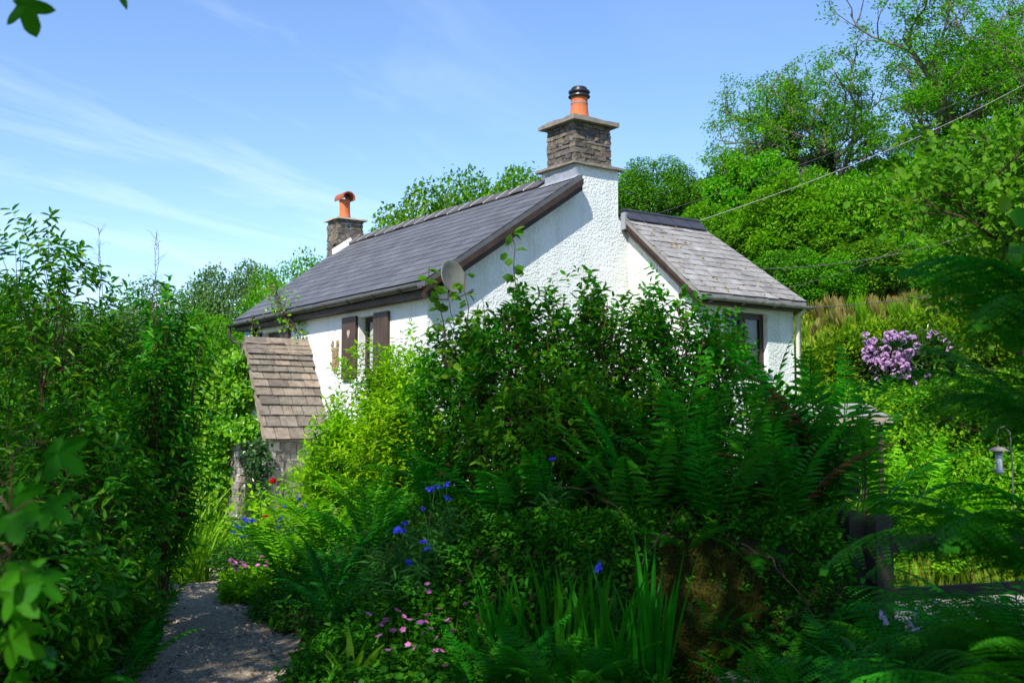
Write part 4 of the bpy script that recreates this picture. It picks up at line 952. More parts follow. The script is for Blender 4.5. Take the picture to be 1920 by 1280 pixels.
# trees over and behind the photographer; they shade the foreground
OT = [crown_tree(21, 11, 4.3, .3, .42, 6500, .19, 20), crown_tree(22, 11, 4.0, .3, .42, 6000, .19, 18)]
for a, b in OT: a.materials.append(M['leaf_maple']); b.materials.append(M['bark'])
for (x, y, k, s_, lab) in ((-7.3, .8, 0, .9, 'tree over the path behind the photographer, to the left'), (-1.9, .7, 1, .95, 'tree over the path just behind the photographer'), (1.9, .2, 0, .95, 'tree behind the photographer, to the right'),
                           (-10.2, 3.4, 1, .95, 'tree far to the left of the path, outside the photo')):
    plant('overhanging_tree', lab, 'tree', (x, y, 0), OT[k], (None, None), rz=x, scale=s_, group='trees over the path behind the photographer', names=TW)
def spray(name, label, cat, root, tips, L, mat, tw, kind='lobed', seed=0, npl=3, group=None, hang=.5, wr=1.0):
    """a few thin stems with single leaves on stalks"""
    r = np.random.default_rng(seed); gl, gs = Geo(), Geo(); root = np.array(root, float)
    for tp in tips:
        pts = bend(root, np.array(tp, float), r, 8, .12, .02); gs.tube(pts, np.linspace(.006, .002, 8), 5)
        for k in range(npl):
            s_ = 1 - .62 * k / max(1, npl - 1) if npl > 1 else 1; i = min(6, int(s_ * 7)); p = pts[i] + (pts[i + 1] - pts[i]) * (s_ * 7 - i)
            d = unit(r.normal(0, 1, 3) * (1, .7, .4) + UP * .1); q = p + d * L * .7; gs.tube([p, (p + q) / 2 + UP * .01, q], [.002, .0015, .0015], 4)
            leaves(gl, q[None], (d - UP * hang * r.uniform(.5, 1.5))[None], (UP * .5 + np.array((0, -1, 0)) * .8 + r.normal(0, .4, 3))[None], L * r.uniform(.75, 1.2), L * r.uniform(.9, 1.2) * wr, kind)
    t_ = thing(name, label, cat, tuple(root), 0, group)
    for nm, g, mt in (('foliage', gl, mat), ('stems', gs, tw)):
        for V in g.V: V -= root
        g.obj(nm, mt, t_)
    return t_
spray('maple_branch', 'dark toothed maple leaves hanging into the top left corner', 'branch', pz(60, -330, 2.6), [pz(-48, -112, 2.5), pz(55, -165, 2.55), pz(165, -138, 2.6)], .15, M['leaf_maple'], M['twig'], seed=5, npl=1, hang=1.6)
spray('maple_sapling', 'blurred maple sapling with pale lobed leaves close at the left edge', 'sapling', (-1.22, 2.0, .1), [pz(-22, 800, 2.0), pz(28, 850, 2.05), pz(-2, 930, 2.0), pz(-52, 1000, 1.95), pz(33, 1010, 2.1), pz(8, 1085, 2.0), pz(-32, 1150, 2.0), pz(18, 1220, 2.1), pz(-72, 860, 2.0), pz(-22, 1260, 2.0), pz(-42, 900, 2.1)], .088, M['leaf_maple'], M['redtwig'], seed=6, npl=9, hang=.9)
spray('hazel_branch', 'dark hazel leaves in shadow at the right edge, above the fern', 'branch', pz(2010, 700, 4.2), [pz(1900, 400, 4.2), pz(1890, 470, 4.1), pz(1930, 360, 4.2), pz(1905, 530, 4.2), pz(1895, 585, 4.1)], .085, M['leaf_shade'], M['twig'], seed=8, npl=5, kind='round', hang=.5)

# ------------------------------------------------------------------ shrubs left of the path
def lshrub(px, d, top, wpx, seed, label, mat, group=None, **kw):
    x, y, z = gp(px, d); H = float(zpx(top, d)) - z
    return plant('leafy_shrub' if 'name' not in kw else kw.pop('name'), label, 'shrub', (x, y, z), shrub(seed, H, wpx / 2 / FPX * d, **kw), (mat, M[kw.get('twig', 'redtwig')] if False else M['redtwig']), group=group)
GL = 'dark shrubs left of the path'
for a in (
    (85, 8.3, 412, 270, 51, 'tallest dark green shrub at the left edge, its top against the sky', 480, .78, .4),
    (215, 8.8, 545, 210, 52, 'dark shrub between the two dead stalks on the left', 330, .55, .4),
    (305, 8.3, 545, 210, 53, 'pointed dark shrub with red stems nearest the roof end', 430, .5, .1),
    (165, 7.2, 740, 300, 54, 'shaded middle shrub in front of the tall left shrubs', 400, .6, .3),
    (255, 9.6, 740, 200, 55, 'half lit shrub leaning over the path edge before the porch', 280, .6, .12),
    (80, 6.0, 960, 280, 56, 'low dark shrub at the lower left beside the maple leaves', 440, .6, .4),
    (165, 6.9, 1010, 160, 57, 'low shrub beside the gravel path behind the left fern', 340, .6, .4),
    (10, 9.5, 520, 240, 58, 'shrub cut by the left edge behind the tallest shrub', 480, .6, .4)):
    px, d, top, w_, seed, lab, n, tf, ft = a
    lshrub(px, d, top, w_, seed, lab, M['leaf_left'], GL, ntw=n, k=8, tl=.17, L=.098, Wd=.037, kind='lance', droop=.22, topflat=tf, lump=.38, spread=(62, 98), stems=8, foot=ft, low=.12 if ft > .1 else .27)
def dead_stalk(px, d, y0, y1, x1, seed, label):
    r = np.random.default_rng(seed); g = Geo(); p0, p1 = np.array(pz(px, y0, d)), np.array(pz(x1, y1, d))
    base = np.array((p0[0] - .1, d, float(hgt(p0[0], d))))
    for o in (0, .012): 
        pts = np.concatenate([bend(base, p0, r, 5, 0, .01)[:-1], bend(p0, p1 + (o, 0, -o * 8), r, 7, 0, .015)]); g.tube(pts, np.linspace(.006, .002, len(pts)), 4)
    for k in range(22):
        s_ = r.uniform(.3, 1); q = p0 + (p1 - p0) * s_; e = q + np.array((r.normal(0, .05), r.normal(0, .03), r.uniform(-.02, .09))); g.tube(bend(q, e, r, 4, .2, .12), [.002, .0015, .001, .001], 3)
    for V in g.V: V -= base
    o = g.obj('dead_stalk', M['redtwig']); o.location = base; tag(o, label, 'dead stalk', 'dead flower stalks against the sky')
dead_stalk(285, 8.2, 620, 432, 287, 3, 'long bare dead stalk leaning right against the sky')
dead_stalk(186, 8.6, 600, 425, 177, 4, 'short twiggy dead stalk left of the long bare one')

# ------------------------------------------------------------------ shrubs of the bank in the middle
GC = 'shaded shrubs on the bank before the gable'
for a in (
    (870, 9.6, 600, 230, 61, 'shrub at the left side of the big shaded mass, under the dish', 620, .6, .5),
    (985, 9.2, 545, 270, 62, 'tall shaded shrub in the middle of the bank before the gable', 750, .55, .5),
    (1110, 9.4, 520, 280, 63, 'highest shaded shrub, its rounded top against the white gable', 800, .55, .45),
    (1240, 9.6, 535, 260, 64, 'airy shrub before the wing corner with white wall showing through', 640, .6, .35),
    (1345, 9.8, 585, 180, 65, 'thin shrub covering the left half of the wing window', 420, .6, .3),
    (1050, 8.4, 690, 320, 66, 'lower dark shrub in front of the tall shaded ones', 700, .6, .5),
    (1220, 8.6, 720, 280, 67, 'lower dark shrub behind the big ferns', 480, .6, .4)):
    px, d, top, w_, seed, lab, n, tf, fill = a
    lshrub(px, d, top, w_, seed, lab, M['leaf_shade'], GC, ntw=n, k=7, tl=.20, L=.084, Wd=.038, kind='oval', droop=.32, topflat=tf, lump=.3, stems=10, innerfill=fill)
def shoots(name, label, px0, d, y0, tips, L, mat, seed, n=9, group=None, cat='sapling'):
    r = np.random.default_rng(seed); gl, gs = Geo(), Geo(); x0 = float(wx(px0, d)); base = np.array((x0, d, float(hgt(x0, d))))
    for tx, ty in tips:
        tip = np.array(pz(tx, ty, d)) + (0, r.normal(0, .08), 0); pts = bend(base, tip, r, 14, 0, .012); gs.tube(pts, np.linspace(.012, .0025, 14), 5)
        seg = pts[-1] - pts[6]; m_ = n
        for k in range(m_):
            s_ = (k + .5) / m_; i = 6 + s_ * 7; j = min(12, int(i)); p = pts[j] + (pts[j + 1] - pts[j]) * (i - j)
            a = k * 2.6 + r.normal(0, .5); dr = np.array((math.cos(a), .7 * math.sin(a), .35)); q = p + unit(dr) * r.uniform(.02, .10) * (1.2 - .6 * s_)
            gs.tube([p, q], [.002, .001], 3)
            m2 = r.integers(2, 4)
            for e in range(m2):
                qq = p + (q - p) * (e + 1) / m2; dd = dr + r.normal(0, .5, 3) - UP * .5
                leaves(gl, qq[None], dd[None], (UP * .7 + np.array((0, -.6, 0)) + r.normal(0, .4, 3))[None], L * r.uniform(.65, 1.2), L * .85 * r.uniform(.7, 1.1), 'round')
    t_ = thing(name, label, cat, tuple(base), 0, group)
    for nm, g, mt in (('foliage', gl, mat), ('stems', gs, M['redtwig'])):
        for V in g.V: V -= base
        g.obj(nm, mt, t_)
shoots('hazel_sapling', 'hazel shoot standing highest of all, its tip over the brown bargeboard', 1005, 9.0, 0, [(957, 425)], .088, M['leaf_hazel'], 71, 15, 'hazel shoots above the shaded shrubs')
shoots('hazel_sapling', 'two leafy hazel shoots in front of the satellite dish', 900, 9.2, 0, [(805, 500), (872, 505), (905, 560), (838, 545)], .086, M['leaf_hazel'], 72, 13, 'hazel shoots above the shaded shrubs')
shoots('hazel_sapling', 'small shoot with bunched leaves against the lower wing bargeboard', 1290, 9.4, 0, [(1272, 530)], .08, M['leaf_shade'], 73, 8, 'hazel shoots above the shaded shrubs')
GY = 'sunlit yellow green shrubs before the front wall'
for a in ((718, 12.6, 648, 180, 81, 'sunlit yellow green shrub under the shuttered window', 800),
          (770, 13.2, 622, 150, 82, 'sunlit shrub at the house corner, right of the shutters', 520),
          (650, 12.0, 775, 150, 83, 'lower sunlit shrub beside the stone porch roof', 620),
          (600, 13.4, 842, 120, 85, 'low sunlit shrub against the porch side wall under its eave', 360),
          (745, 11.2, 740, 170, 84, 'sunlit shrub with brown stems touching the dark shrubs', 560)):
    px, d, top, w_, seed, lab, n = a
    lshrub(px, d, top, w_, seed, lab, M['leaf_bright'], GY, ntw=n, k=7, tl=.24, L=.095, Wd=.034, kind='lance', droop=.25, topflat=.5, lump=.3, stems=8, low=.2)
# climbers on the porch
def climber(name, label, pts, n, L, mat, seed, spreadv=.22, cat='climber', kind='oval', wr=.6):
    """leaves massed along a chain of house-space points"""
    r = np.random.default_rng(seed); g, gs = Geo(), Geo(); base = np.array(hw(pts[0][0], pts[0][1], pts[0][2]))
    Wp = np.array([hw(*p) for p in pts]); s_ = r.uniform(0, len(pts) - 1.001, n); i = s_.astype(int); f_ = (s_ - i)[:, None]
    P = Wp[i] * (1 - f_) + Wp[i + 1] * f_ + r.normal(0, spreadv, (n, 3)) * (1, 1, .8)
    leaves(g, P - base, r.normal(0, .7, (n, 3)) - UP * .4 + np.array((.2, -.5, 0)), UP * .7 + np.array((.1, -.8, 0)) + r.normal(0, .4, (n, 3)), L * r.uniform(.6, 1.3, n), L * wr * r.uniform(.7, 1.3, n), kind)
    for k in range(6):
        q = Wp - base + r.normal(0, spreadv * .35, Wp.shape); gs.tube(q, .008, 4)
    t_ = thing(name, label, cat, tuple(base)); g.obj('foliage', mat, t_); gs.obj('stems', M['twig'], t_); return t_
climber('ivy', 'yellow green ivy smothering the left side of the porch', [(-1.2, 6.3, -.2), (-1.3, 5.9, .8), (-1.35, 5.5, 1.6), (-1.30, 5.1, 2.3), (-1.36, 4.72, 2.75)], 7500, .10, M['leaf_ivy'], 91, .17)
climber('ivy', 'bushy ivy spilling out to the left below the porch eaves', [(-1.6, 7.2, -.3), (-1.6, 6.9, .7), (-1.5, 6.5, 1.6), (-1.4, 6.0, 2.1)], 6000, .10, M['leaf_ivy'], 92, .30)
climber('ivy', 'dense ivy over the front of the porch gable beside the stone tiles', [(-1.40, 3.8, 1.55), (-1.40, 4.3, 1.6), (-1.40, 4.9, 1.7), (-1.40, 4.2, 2.2), (-1.40, 4.6, 2.5), (-1.40, 4.42, 2.85)], 3800, .10, M['leaf_ivy'], 96, .12)
climber('ivy', 'ivy hanging down over the left porch pillar', [(-1.38, 5.3, 1.45), (-1.40, 5.4, .9), (-1.42, 5.35, .3)], 900, .09, M['leaf_ivy'], 97, .12)
climber('ivy', 'narrow ivy running down the porch corner beside the doorway', [(-1.42, 3.42, 1.3), (-1.40, 3.40, .9), (-1.42, 3.38, .4), (-1.45, 3.35, 0)], 900, .085, M['leaf_ivydark'], 93, .11)
climber('climbing_rose', 'thin rose shoots rising from the porch roof across the front eave', [(-.12, 4.6, 3.35), (-.2, 4.75, 3.6), (-.3, 5.1, 3.85), (-.32, 5.35, 4.15), (-.3, 5.5, 4.45)], 190, .085, M['leaf_ivy'], 94, .15)
climber('climbing_rose', 'small rose shoot above the porch ridge beside the nest box', [(-.5, 6.0, 3.2), (-.5, 6.05, 3.5), (-.5, 6.08, 3.85)], 34, .07, M['leaf_ivy'], 95, .05)

# ------------------------------------------------------------------ ferns, each frond a mesh of its own
def frond_mesh(seed, arch=62, start=14, pairs=24, width=.17, stipe=.10, fine=True, droop=.25, pl=.0165):
    r = np.random.default_rng(seed); g = Geo(); n = 60; s_ = np.linspace(0, 1, n); ang = np.radians(start + arch * s_ ** 1.3)
    dx_, dz_ = np.sin(ang), np.cos(ang); X = np.concatenate([[0], np.cumsum(dx_[:-1])]) / n; Zz = np.concatenate([[0], np.cumsum(dz_[:-1])]) / n
    Y = r.choice((-1, 1)) * .09 * s_ ** 2 + .02 * np.sin(s_ * 5 + r.uniform(0, 6)); Y = Y - Y[0] ; C = np.stack([X, Y, Zz], -1); T = np.stack([dx_, 0 * dx_, dz_], -1)
    g.tube(C[::4], np.linspace(.0065, .0012, len(C[::4])), 4)
    for k in range(pairs):
        u_ = stipe + (1 - stipe) * (k + .5) / pairs; i = min(n - 1, int(u_ * n)); c, t_ = C[i], T[i]; v = (u_ - stipe) / (1 - stipe)
        ln = width * (min(1, .38 + v * 2.6) * (1 - v) ** .72) * 1.25 * r.uniform(.9, 1.08) + .006
        nrm = np.array((-t_[2], 0, t_[0])); nrm = -nrm if nrm[2] < 0 else nrm
        for sg in (-1, 1):
            d = unit(np.array((0, sg, 0)) + t_ * (.30 + .5 * v) - nrm * droop * .3 + r.normal(0, .05, 3))
            if fine and ln > .03:
                m_ = max(4, int(ln / .013)); w_ = (np.arange(m_) + .5) / m_
                p = c + d * (ln * w_)[:, None] - nrm * (droop * ln * .5 * w_ ** 2)[:, None]
                side = unit(np.cross(nrm, d))
                for s2 in (-1, 1):
                    L2 = pl * (ln / .17) ** .5 * (1 - w_ ** 1.6 * .85) + .003
                    leaves(g, p, d[None] * .55 + side[None] * s2 + r.normal(0, .06, (m_, 3)), np.repeat(nrm[None], m_, 0), L2, ln / m_ * 1.15, 'clump')
                g.tube([c, p[m_ // 2], p[-1]], [.0016, .0012, .0006], 3)
            else: leaves(g, c[None], d[None], nrm[None] + r.normal(0, .12, (1, 3)), ln, (1 - stipe) / pairs * (.34 + .36 * v), 'lance')
    return g.mesh('frond')
FR_ = [frond_mesh(1, 58, 12, 21, .17, fine=False), frond_mesh(2, 75, 10, 19, .19, fine=False), frond_mesh(3, 45, 8, 23, .15, fine=False), frond_mesh(4, 92, 20, 20, .17, fine=False), frond_mesh(9, 66, 14, 18, .20, fine=False, droop=.6), frond_mesh(10, 52, 6, 24, .16, fine=False, droop=.1)]
FR_soft = [frond_mesh(5, 70, 16, 18, .24, .16, droop=.5, pl=.024), frond_mesh(6, 95, 22, 18, .26, .16, droop=.6, pl=.024)]
FR_lace = [frond_mesh(7, 75, 14, 20, .17, droop=.4, pl=.019), frond_mesh(8, 60, 10, 22, .15, droop=.4, pl=.019)]
def fset(meshes, mat):
    out = []
    for m_ in meshes:
        c = m_.copy(); c.materials.clear(); c.materials.append(mat); out.append(c)
    return out
FS = {'dark': fset(FR_, M['fern']), 'bright': fset(FR_, M['fern_bright']), 'blue': fset(FR_, M['fern_blue']), 'soft': fset(FR_soft, M['fern']), 'lace': fset(FR_lace, M['fern']), 'brown': fset(FR_[:2], M['litter'])}
def fern(px, d, n, ln, label, pal='dark', seed=0, tilt=0, az=None, dz=0, group=None, z=None, upright=None):
    """a crown of n arching fronds"""
    r = np.random.default_rng(1000 + seed * 7 + int(px)); x, y, zz = gp(px, d)
    t_ = thing('fern', label, 'fern', (x, y, (zz if z is None else z) + dz), 0, group)
    for k in range(n):
        if az is None: a = k * 6.283 / n + r.normal(0, .22)
        else: a = math.radians(az[0] + (az[1] - az[0]) * (k + .5) / n) + r.normal(0, .08)
        pool = FS['brown'] if (pal == 'dark' and r.uniform() < .05) else FS[pal]; m_ = pool[r.integers(0, len(pool))]
        o = link('frond', m_, t_); s_ = ln * r.uniform(.75, 1.15)
        o.scale = (s_, s_ * r.uniform(.9, 1.1), s_)
        o.rotation_euler = (r.normal(0, .10), math.radians(r.normal(tilt, 7)), a)
        o.location = (.03 * math.cos(a), .03 * math.sin(a), 0)
    return t_
GF = 'ferns on the shaded bank'
for i, a in enumerate((
    (1465, 8.6, 12, 1.42, 'tall upright fern before the white wing wall', 'dark', -12),
    (1545, 8.3, 12, 1.48, 'tall fern just left of the slate log store roof', 'dark', -10),
    (1395, 8.0, 11, 1.12, 'large fern before the wing window', 'dark', -2),
    (1290, 8.1, 10, 1.28, 'upright fern with yellowish stems in the middle of the bank', 'dark', -12),
    (1330, 7.6, 12, 1.05, 'spreading fern on the crest of the bank under the upright one', 'dark', 6),
    (1470, 7.6, 11, 1.0, 'fern arching over the bank left of the gate posts', 'dark', 4),
    (1185, 7.7, 11, 1.1, 'fern spreading left over the crest of the bank', 'dark', 8),
    (1590, 8.5, 8, 1.40, 'thin leaning fern above the gate posts, edged by sunlight', 'dark', 2),
    (1040, 8.0, 9, .85, 'drooping fern below the lower dark shrub', 'dark', 12),
    (930, 8.1, 10, .90, 'fern with a long curled frond right of the cornflowers', 'dark', 10),
    (820, 9.0, 10, .85, 'dark fern between the sunlit shrubs and the cornflowers', 'dark', 4),
    (700, 8.8, 11, .90, 'green fern half in sun below the yellow green shrubs', 'dark', 2),
    (625, 8.7, 10, .85, 'blue green fern with arching fronds left of the cornflowers', 'blue', 6),
    (580, 9.3, 10, .62, 'dark fern low beside the path right of the pink border flowers', 'blue', 12),
    (640, 7.9, 9, .65, 'small fern at the foot of the bank left of the geraniums', 'blue', 8),
    (1120, 6.35, 10, .55, 'lacy fern in front of the iris leaves', 'lace', 4),
    (960, 6.3, 11, .55, 'lacy fern right of the pink geraniums', 'lace', 8),
    (1060, 6.0, 10, .50, 'small fern low at the bottom edge below the iris', 'lace', 12),
    (1010, 6.3, 11, .62, 'bright lacy fern before the iris leaves', 'lace', 4), (900, 6.4, 11, .58, 'lacy fern between the geraniums and the iris', 'lace', 8), (1110, 6.1, 10, .55, 'lacy fern at the foot of the tall iris leaves', 'lace', 8),
    (1455, 6.5, 9, .60, 'fern at the foot of the mossy bank beside the broad leaved plant', 'lace', 8),
    (1560, 6.6, 9, .62, 'fern in front of the dark gate post', 'lace', 2),
    (1390, 6.0, 8, .50, 'fern at the bottom edge below the broad leaved plant', 'dark', 14),
    (1620, 5.6, 9, .60, 'fern in the lower right below the gate rails', 'blue', 10),
    (1280, 7.28, 9, .50, 'fern drooping over the left top edge of the mossy bank face', 'lace', 26), (1405, 7.3, 9, .50, 'fern drooping over the right top edge of the mossy bank face', 'lace', 26),
    (1330, 7.05, 6, .40, 'small bright tipped fern hanging on the mossy bank', 'dark', 10),
    (1500, 5.5, 8, .5, 'fern at the bottom edge left of the foxglove', 'dark', 8))):
    fern(*a[:5], pal=a[5], seed=i, tilt=a[6], group=GF)
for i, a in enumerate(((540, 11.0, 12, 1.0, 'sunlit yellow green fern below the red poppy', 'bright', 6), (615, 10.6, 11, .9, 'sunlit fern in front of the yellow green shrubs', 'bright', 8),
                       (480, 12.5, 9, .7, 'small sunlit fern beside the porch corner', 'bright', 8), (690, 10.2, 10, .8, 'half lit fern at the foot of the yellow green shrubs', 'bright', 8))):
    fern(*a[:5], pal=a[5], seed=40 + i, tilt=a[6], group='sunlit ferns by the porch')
for i, a in enumerate(((285, 7.4, 10, .72, 'dark fern reaching over the gravel from the left', 2), (215, 6.3, 10, .72, 'lowest dark fern at the left edge of the gravel', 8), (215, 9.5, 9, .7, 'dim fern under the left shrubs', 2))):
    fern(a[0], a[1], a[2], a[3], a[4], 'dark', 50 + i, a[5], group='ferns left of the path')
GB = 'sunlit ferns beyond the gate'
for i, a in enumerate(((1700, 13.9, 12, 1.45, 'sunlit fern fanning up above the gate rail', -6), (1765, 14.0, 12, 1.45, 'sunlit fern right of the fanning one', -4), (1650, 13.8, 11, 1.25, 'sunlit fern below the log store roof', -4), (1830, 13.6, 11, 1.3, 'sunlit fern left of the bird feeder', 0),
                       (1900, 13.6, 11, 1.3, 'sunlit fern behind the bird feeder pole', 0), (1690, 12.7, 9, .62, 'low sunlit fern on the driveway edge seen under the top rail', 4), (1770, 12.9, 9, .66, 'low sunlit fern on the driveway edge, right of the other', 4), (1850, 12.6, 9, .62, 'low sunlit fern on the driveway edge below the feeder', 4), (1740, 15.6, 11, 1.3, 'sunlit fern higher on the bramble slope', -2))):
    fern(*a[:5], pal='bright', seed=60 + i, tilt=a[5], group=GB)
GR = 'big soft ferns close at the right edge'
for i, a in enumerate(((2000, 3.9, 9, 1.0, 'blurred fern reaching left across the gate rails', 1.00, 18, (110, 255)), (2040, 4.2, 9, 1.0, 'blurred fern leaning in below the bird feeder', 1.45, 6, (120, 250)),
                       (2060, 3.7, 8, .95, 'highest blurred fern at the right edge, under the hazel leaves', 1.75, 10, (120, 250)), (1960, 3.5, 9, .80, 'blurred fern in the lower right corner', .62, 22, (100, 260)),
                       (1900, 4.6, 8, .75, 'fern drooping before the lowest gate rail', .55, 16, (90, 270)), (1800, 4.3, 9, .80, 'low fern at the bottom edge before the gate', .12, 10, (60, 300)), (1870, 3.9, 10, .95, 'fern covering the lower gate rails', .35, 14, (80, 280)), (1840, 5.4, 11, 1.2, 'fern fanning up in front of the gate rails', .0, -2, (30, 320)), (1735, 6.4, 11, 1.1, 'fern growing against the gate stile', -.1, -2, (20, 340)), (1890, 6.6, 10, 1.25, 'fern covering the far half of the gate rails', -.1, -2, (20, 340)), (1930, 5.0, 9, .95, 'tall fern between the gate and the near ferns', .35, 8, (60, 290)))):
    fern(a[0], a[1], a[2], a[3], a[4], 'soft', 70 + i, a[6], az=a[7], z=a[5], group=GR)

# ------------------------------------------------------------------ flowers and strap leaves
def blades(g, r, n, R, ln, w, lean=.35, arch=.5, P0=(0, 0, 0)):
    k = 6
    for i in range(n):
        a = r.uniform(0, 6.28); q = R * math.sqrt(r.uniform()); b = np.array(P0) + (q * math.cos(a), q * math.sin(a), 0)
        az_ = a + r.normal(0, .7); le = abs(r.normal(0, lean)); L_ = ln * r.uniform(.6, 1.15); s_ = np.linspace(0, 1, k)
        ang = le + arch * r.uniform(.3, 1.4) * s_ ** 2; step = L_ / (k - 1); X = np.concatenate([[0], np.cumsum(np.sin(ang[:-1]) * step)]); Zz = np.concatenate([[0], np.cumsum(np.cos(ang[:-1]) * step)])
        C = b + np.stack([X * math.cos(az_), X * math.sin(az_), Zz], -1); ph = az_ + 1.57 + r.normal(0, .5); S = np.array((math.cos(ph), math.sin(ph), 0))
        wd = w * r.uniform(.7, 1.2) * np.array([.7, 1, 1, .85, .55, .03]); V = np.stack([C - S * wd[:, None] / 2, C + (0, 0, -w * .12), C + S * wd[:, None] / 2], 1).reshape(-1, 3)
        F = [[3 * j + c, 3 * j + c + 1, 3 * j + c + 4, 3 * j + c + 3] for j in range(k - 1) for c in (0, 1)]; g.add(V, F)
def flower_mesh(kind, seed=0):
    r = np.random.default_rng(seed); g = Geo()
    if kind == 'cornflower':
        n = 11; a = np.arange(n) * 6.283 / n + r.normal(0, .1, n)
        for lift, L, nn in ((.30, .042, 9), (1.1, .022, 6)):
            a = np.arange(nn) * 6.283 / nn + r.normal(0, .15, nn); D = np.stack([np.cos(a), np.sin(a), np.full(nn, lift)], -1)
            for da in (-.13, .13):
                Da = np.stack([np.cos(a + da), np.sin(a + da), np.full(nn, lift)], -1); leaves(g, np.zeros((nn, 3)), Da, np.repeat(UP[None], nn, 0), L * (1 - abs(da)), .0065, 'lance')
        g.lathe([(.002, -.022), (.010, -.014), (.011, -.004), (.006, .004), (0, .006)], 8)
    elif kind == 'geranium':
        a = np.arange(5) * 1.2566; D = np.stack([np.cos(a), np.sin(a), np.full(5, .35)], -1); leaves(g, np.zeros((5, 3)), D, np.repeat(UP[None], 5, 0), .024, .021, 'round')
    elif kind == 'truss':
        for k in range(14):
            d = unit(np.array((r.normal(), r.normal(), abs(r.normal()) * .9))); c = d * .055
            a = np.arange(5) * 1.2566 + r.uniform(0, 1); A = unit(np.cross(d, (.3, .2, .9))); B = np.cross(d, A)
            D = np.cos(a)[:, None] * A + np.sin(a)[:, None] * B + d * .5; leaves(g, np.repeat(c[None], 5, 0), D, np.repeat(d[None], 5, 0), .040, .030, 'oval')
    elif kind == 'poppy':
        for L, lift in ((.045, .8), (.038, 1.4)):
            a = np.arange(5) * 1.2566 + L * 40; D = np.stack([np.cos(a), np.sin(a), np.full(5, lift)], -1); leaves(g, np.zeros((5, 3)), D, np.repeat(UP[None], 5, 0), L, .05, 'round')
    elif kind == 'bell':
        g.lathe([(.004, .012), (.008, 0), (.010, -.022), (.015, -.03)], 7)
    return g.mesh('flower')
FM = {}
for k, mt in (('cornflower', 'petal_blue'), ('geranium', 'petal_pink'), ('truss', 'petal_mauve'), ('poppy', 'petal_red'), ('bell', 'petal_mauve')):
    FM[k] = [flower_mesh(k, s_) for s_ in (1, 2)]
    for m_ in FM[k]: m_.materials.append(M[mt])
def clump(name, label, px, d, R, H, n, fl, leafmat_, L, Wd, seed, kind='lance', stem=True, group=None, cat='flower clump', dens=60, fscale=1.0, flowers=None, dz=0):
    """leafy clump with single flowers held above it on stems"""
    r = np.random.default_rng(seed); loc = gp(px, d, dz); t_ = thing(name, label, cat, loc, 0, group); g, gs = Geo(), Geo()
    m_ = dens; a = r.uniform(0, 6.28, m_); q = R * np.sqrt(r.uniform(0, 1, m_)); hh = H * r.uniform(.45, .9, m_)
    B = np.stack([q * np.cos(a), q * np.sin(a), np.zeros(m_)], -1)
    D = unit(np.stack([np.cos(a) * .3, np.sin(a) * .3, np.ones(m_)], -1) + r.normal(0, .12, (m_, 3)))
    zoff = (hgt(loc[0] + B[:, 0], loc[1] + B[:, 1]) - loc[2])[:, None] * UP
    twig_leaves(g, r, B + zoff, D, 9, hh, L, Wd, kind, .35, (45, 85), stems=gs, start=.1)
    g.obj('foliage', leafmat_, t_)
    for i in range(n):
        a = r.uniform(0, 6.28); q = R * math.sqrt(r.uniform()) * 1.05; p = np.array((q * math.cos(a), q * math.sin(a), 0)); p[2] = float(hgt(loc[0] + p[0], loc[1] + p[1])) - loc[2]
        e = p + np.array((r.normal(0, .04), r.normal(0, .04), H * r.uniform(.8, 1.2)))
        gs.tube(bend(p, e, r, 5, 0, .02), np.linspace(.003, .002, 5), 4)
        o = link('flower', FM[fl][i % 2], t_); o.location = e; o.rotation_euler = (r.normal(.45, .35), r.normal(0, .35), r.uniform(0, 6)); o.scale = (fscale * r.uniform(.8, 1.2),) * 3
    gs.obj('stems', leafmat_, t_); return t_
clump('cornflower_clump', 'blue cornflowers in shade at the foot of the bank', 775, 7.5, .26, .46, 13, 'cornflower', M['cornleaf'], .12, .022, 101, fscale=.95)
clump('cornflower_clump', 'pale blue cornflowers in sunlight beside the porch', 500, 12.4, .50, .62, 16, 'cornflower', M['cornleaf'], .14, .028, 102, fscale=1.2, dens=70)
clump('cornflower_clump', 'single blue cornflower among the iris leaves', 1115, 6.85, .06, .42, 1, 'cornflower', M['cornleaf'], .11, .02, 103, dens=8, fscale=1.1)
clump('cornflower_clump', 'lone small blue cornflower at the top of the iris bed', 1030, 7.6, .06, .45, 1, 'cornflower', M['cornleaf'], .11, .02, 104, dens=8, fscale=1.1)
clump('geranium_clump', 'pink geraniums in the shaded foreground below the cornflowers', 800, 6.9, .30, .36, 24, 'geranium', M['cover'], .05, .05, 105, kind='round', fscale=1.05, dens=110)
clump('geranium_clump', 'lower pink geraniums with few flowers at the bottom of the bank', 770, 6.5, .28, .26, 7, 'geranium', M['cover'], .05, .05, 106, kind='round', fscale=1.0, dens=90)
clump('geranium_clump', 'sunlit pink border flowers beside the path', 470, 11.4, .22, .26, 12, 'geranium', M['leaf_bright'], .06, .05, 107, kind='round', fscale=1.5, dens=80)
clump('border_clump', 'bright leafy plants edging the path in the sun', 468, 10.4, .20, .24, 1, 'geranium', M['leaf_bright'], .08, .05, 108, kind='oval', dens=90, cat='border plant')
clump('border_clump', 'tall sunlit border plants before the porch pillar', 470, 13.6, .5, .7, 1, 'geranium', M['leaf_bright'], .10, .045, 109, kind='oval', dens=110, cat='border plant')
clump('border_clump', 'leafy plants hiding the foot of the porch wall', 548, 14.4, .62, 1.45, 1, 'geranium', M['leaf_bright'], .11, .05, 115, kind='oval', dens=150, cat='border plant')
clump('border_clump', 'pale green plants at the foot of the left porch pillar', 440, 15.5, .45, .85, 1, 'geranium', M['leaf_bright'], .10, .05, 116, kind='oval', dens=110, cat='border plant')
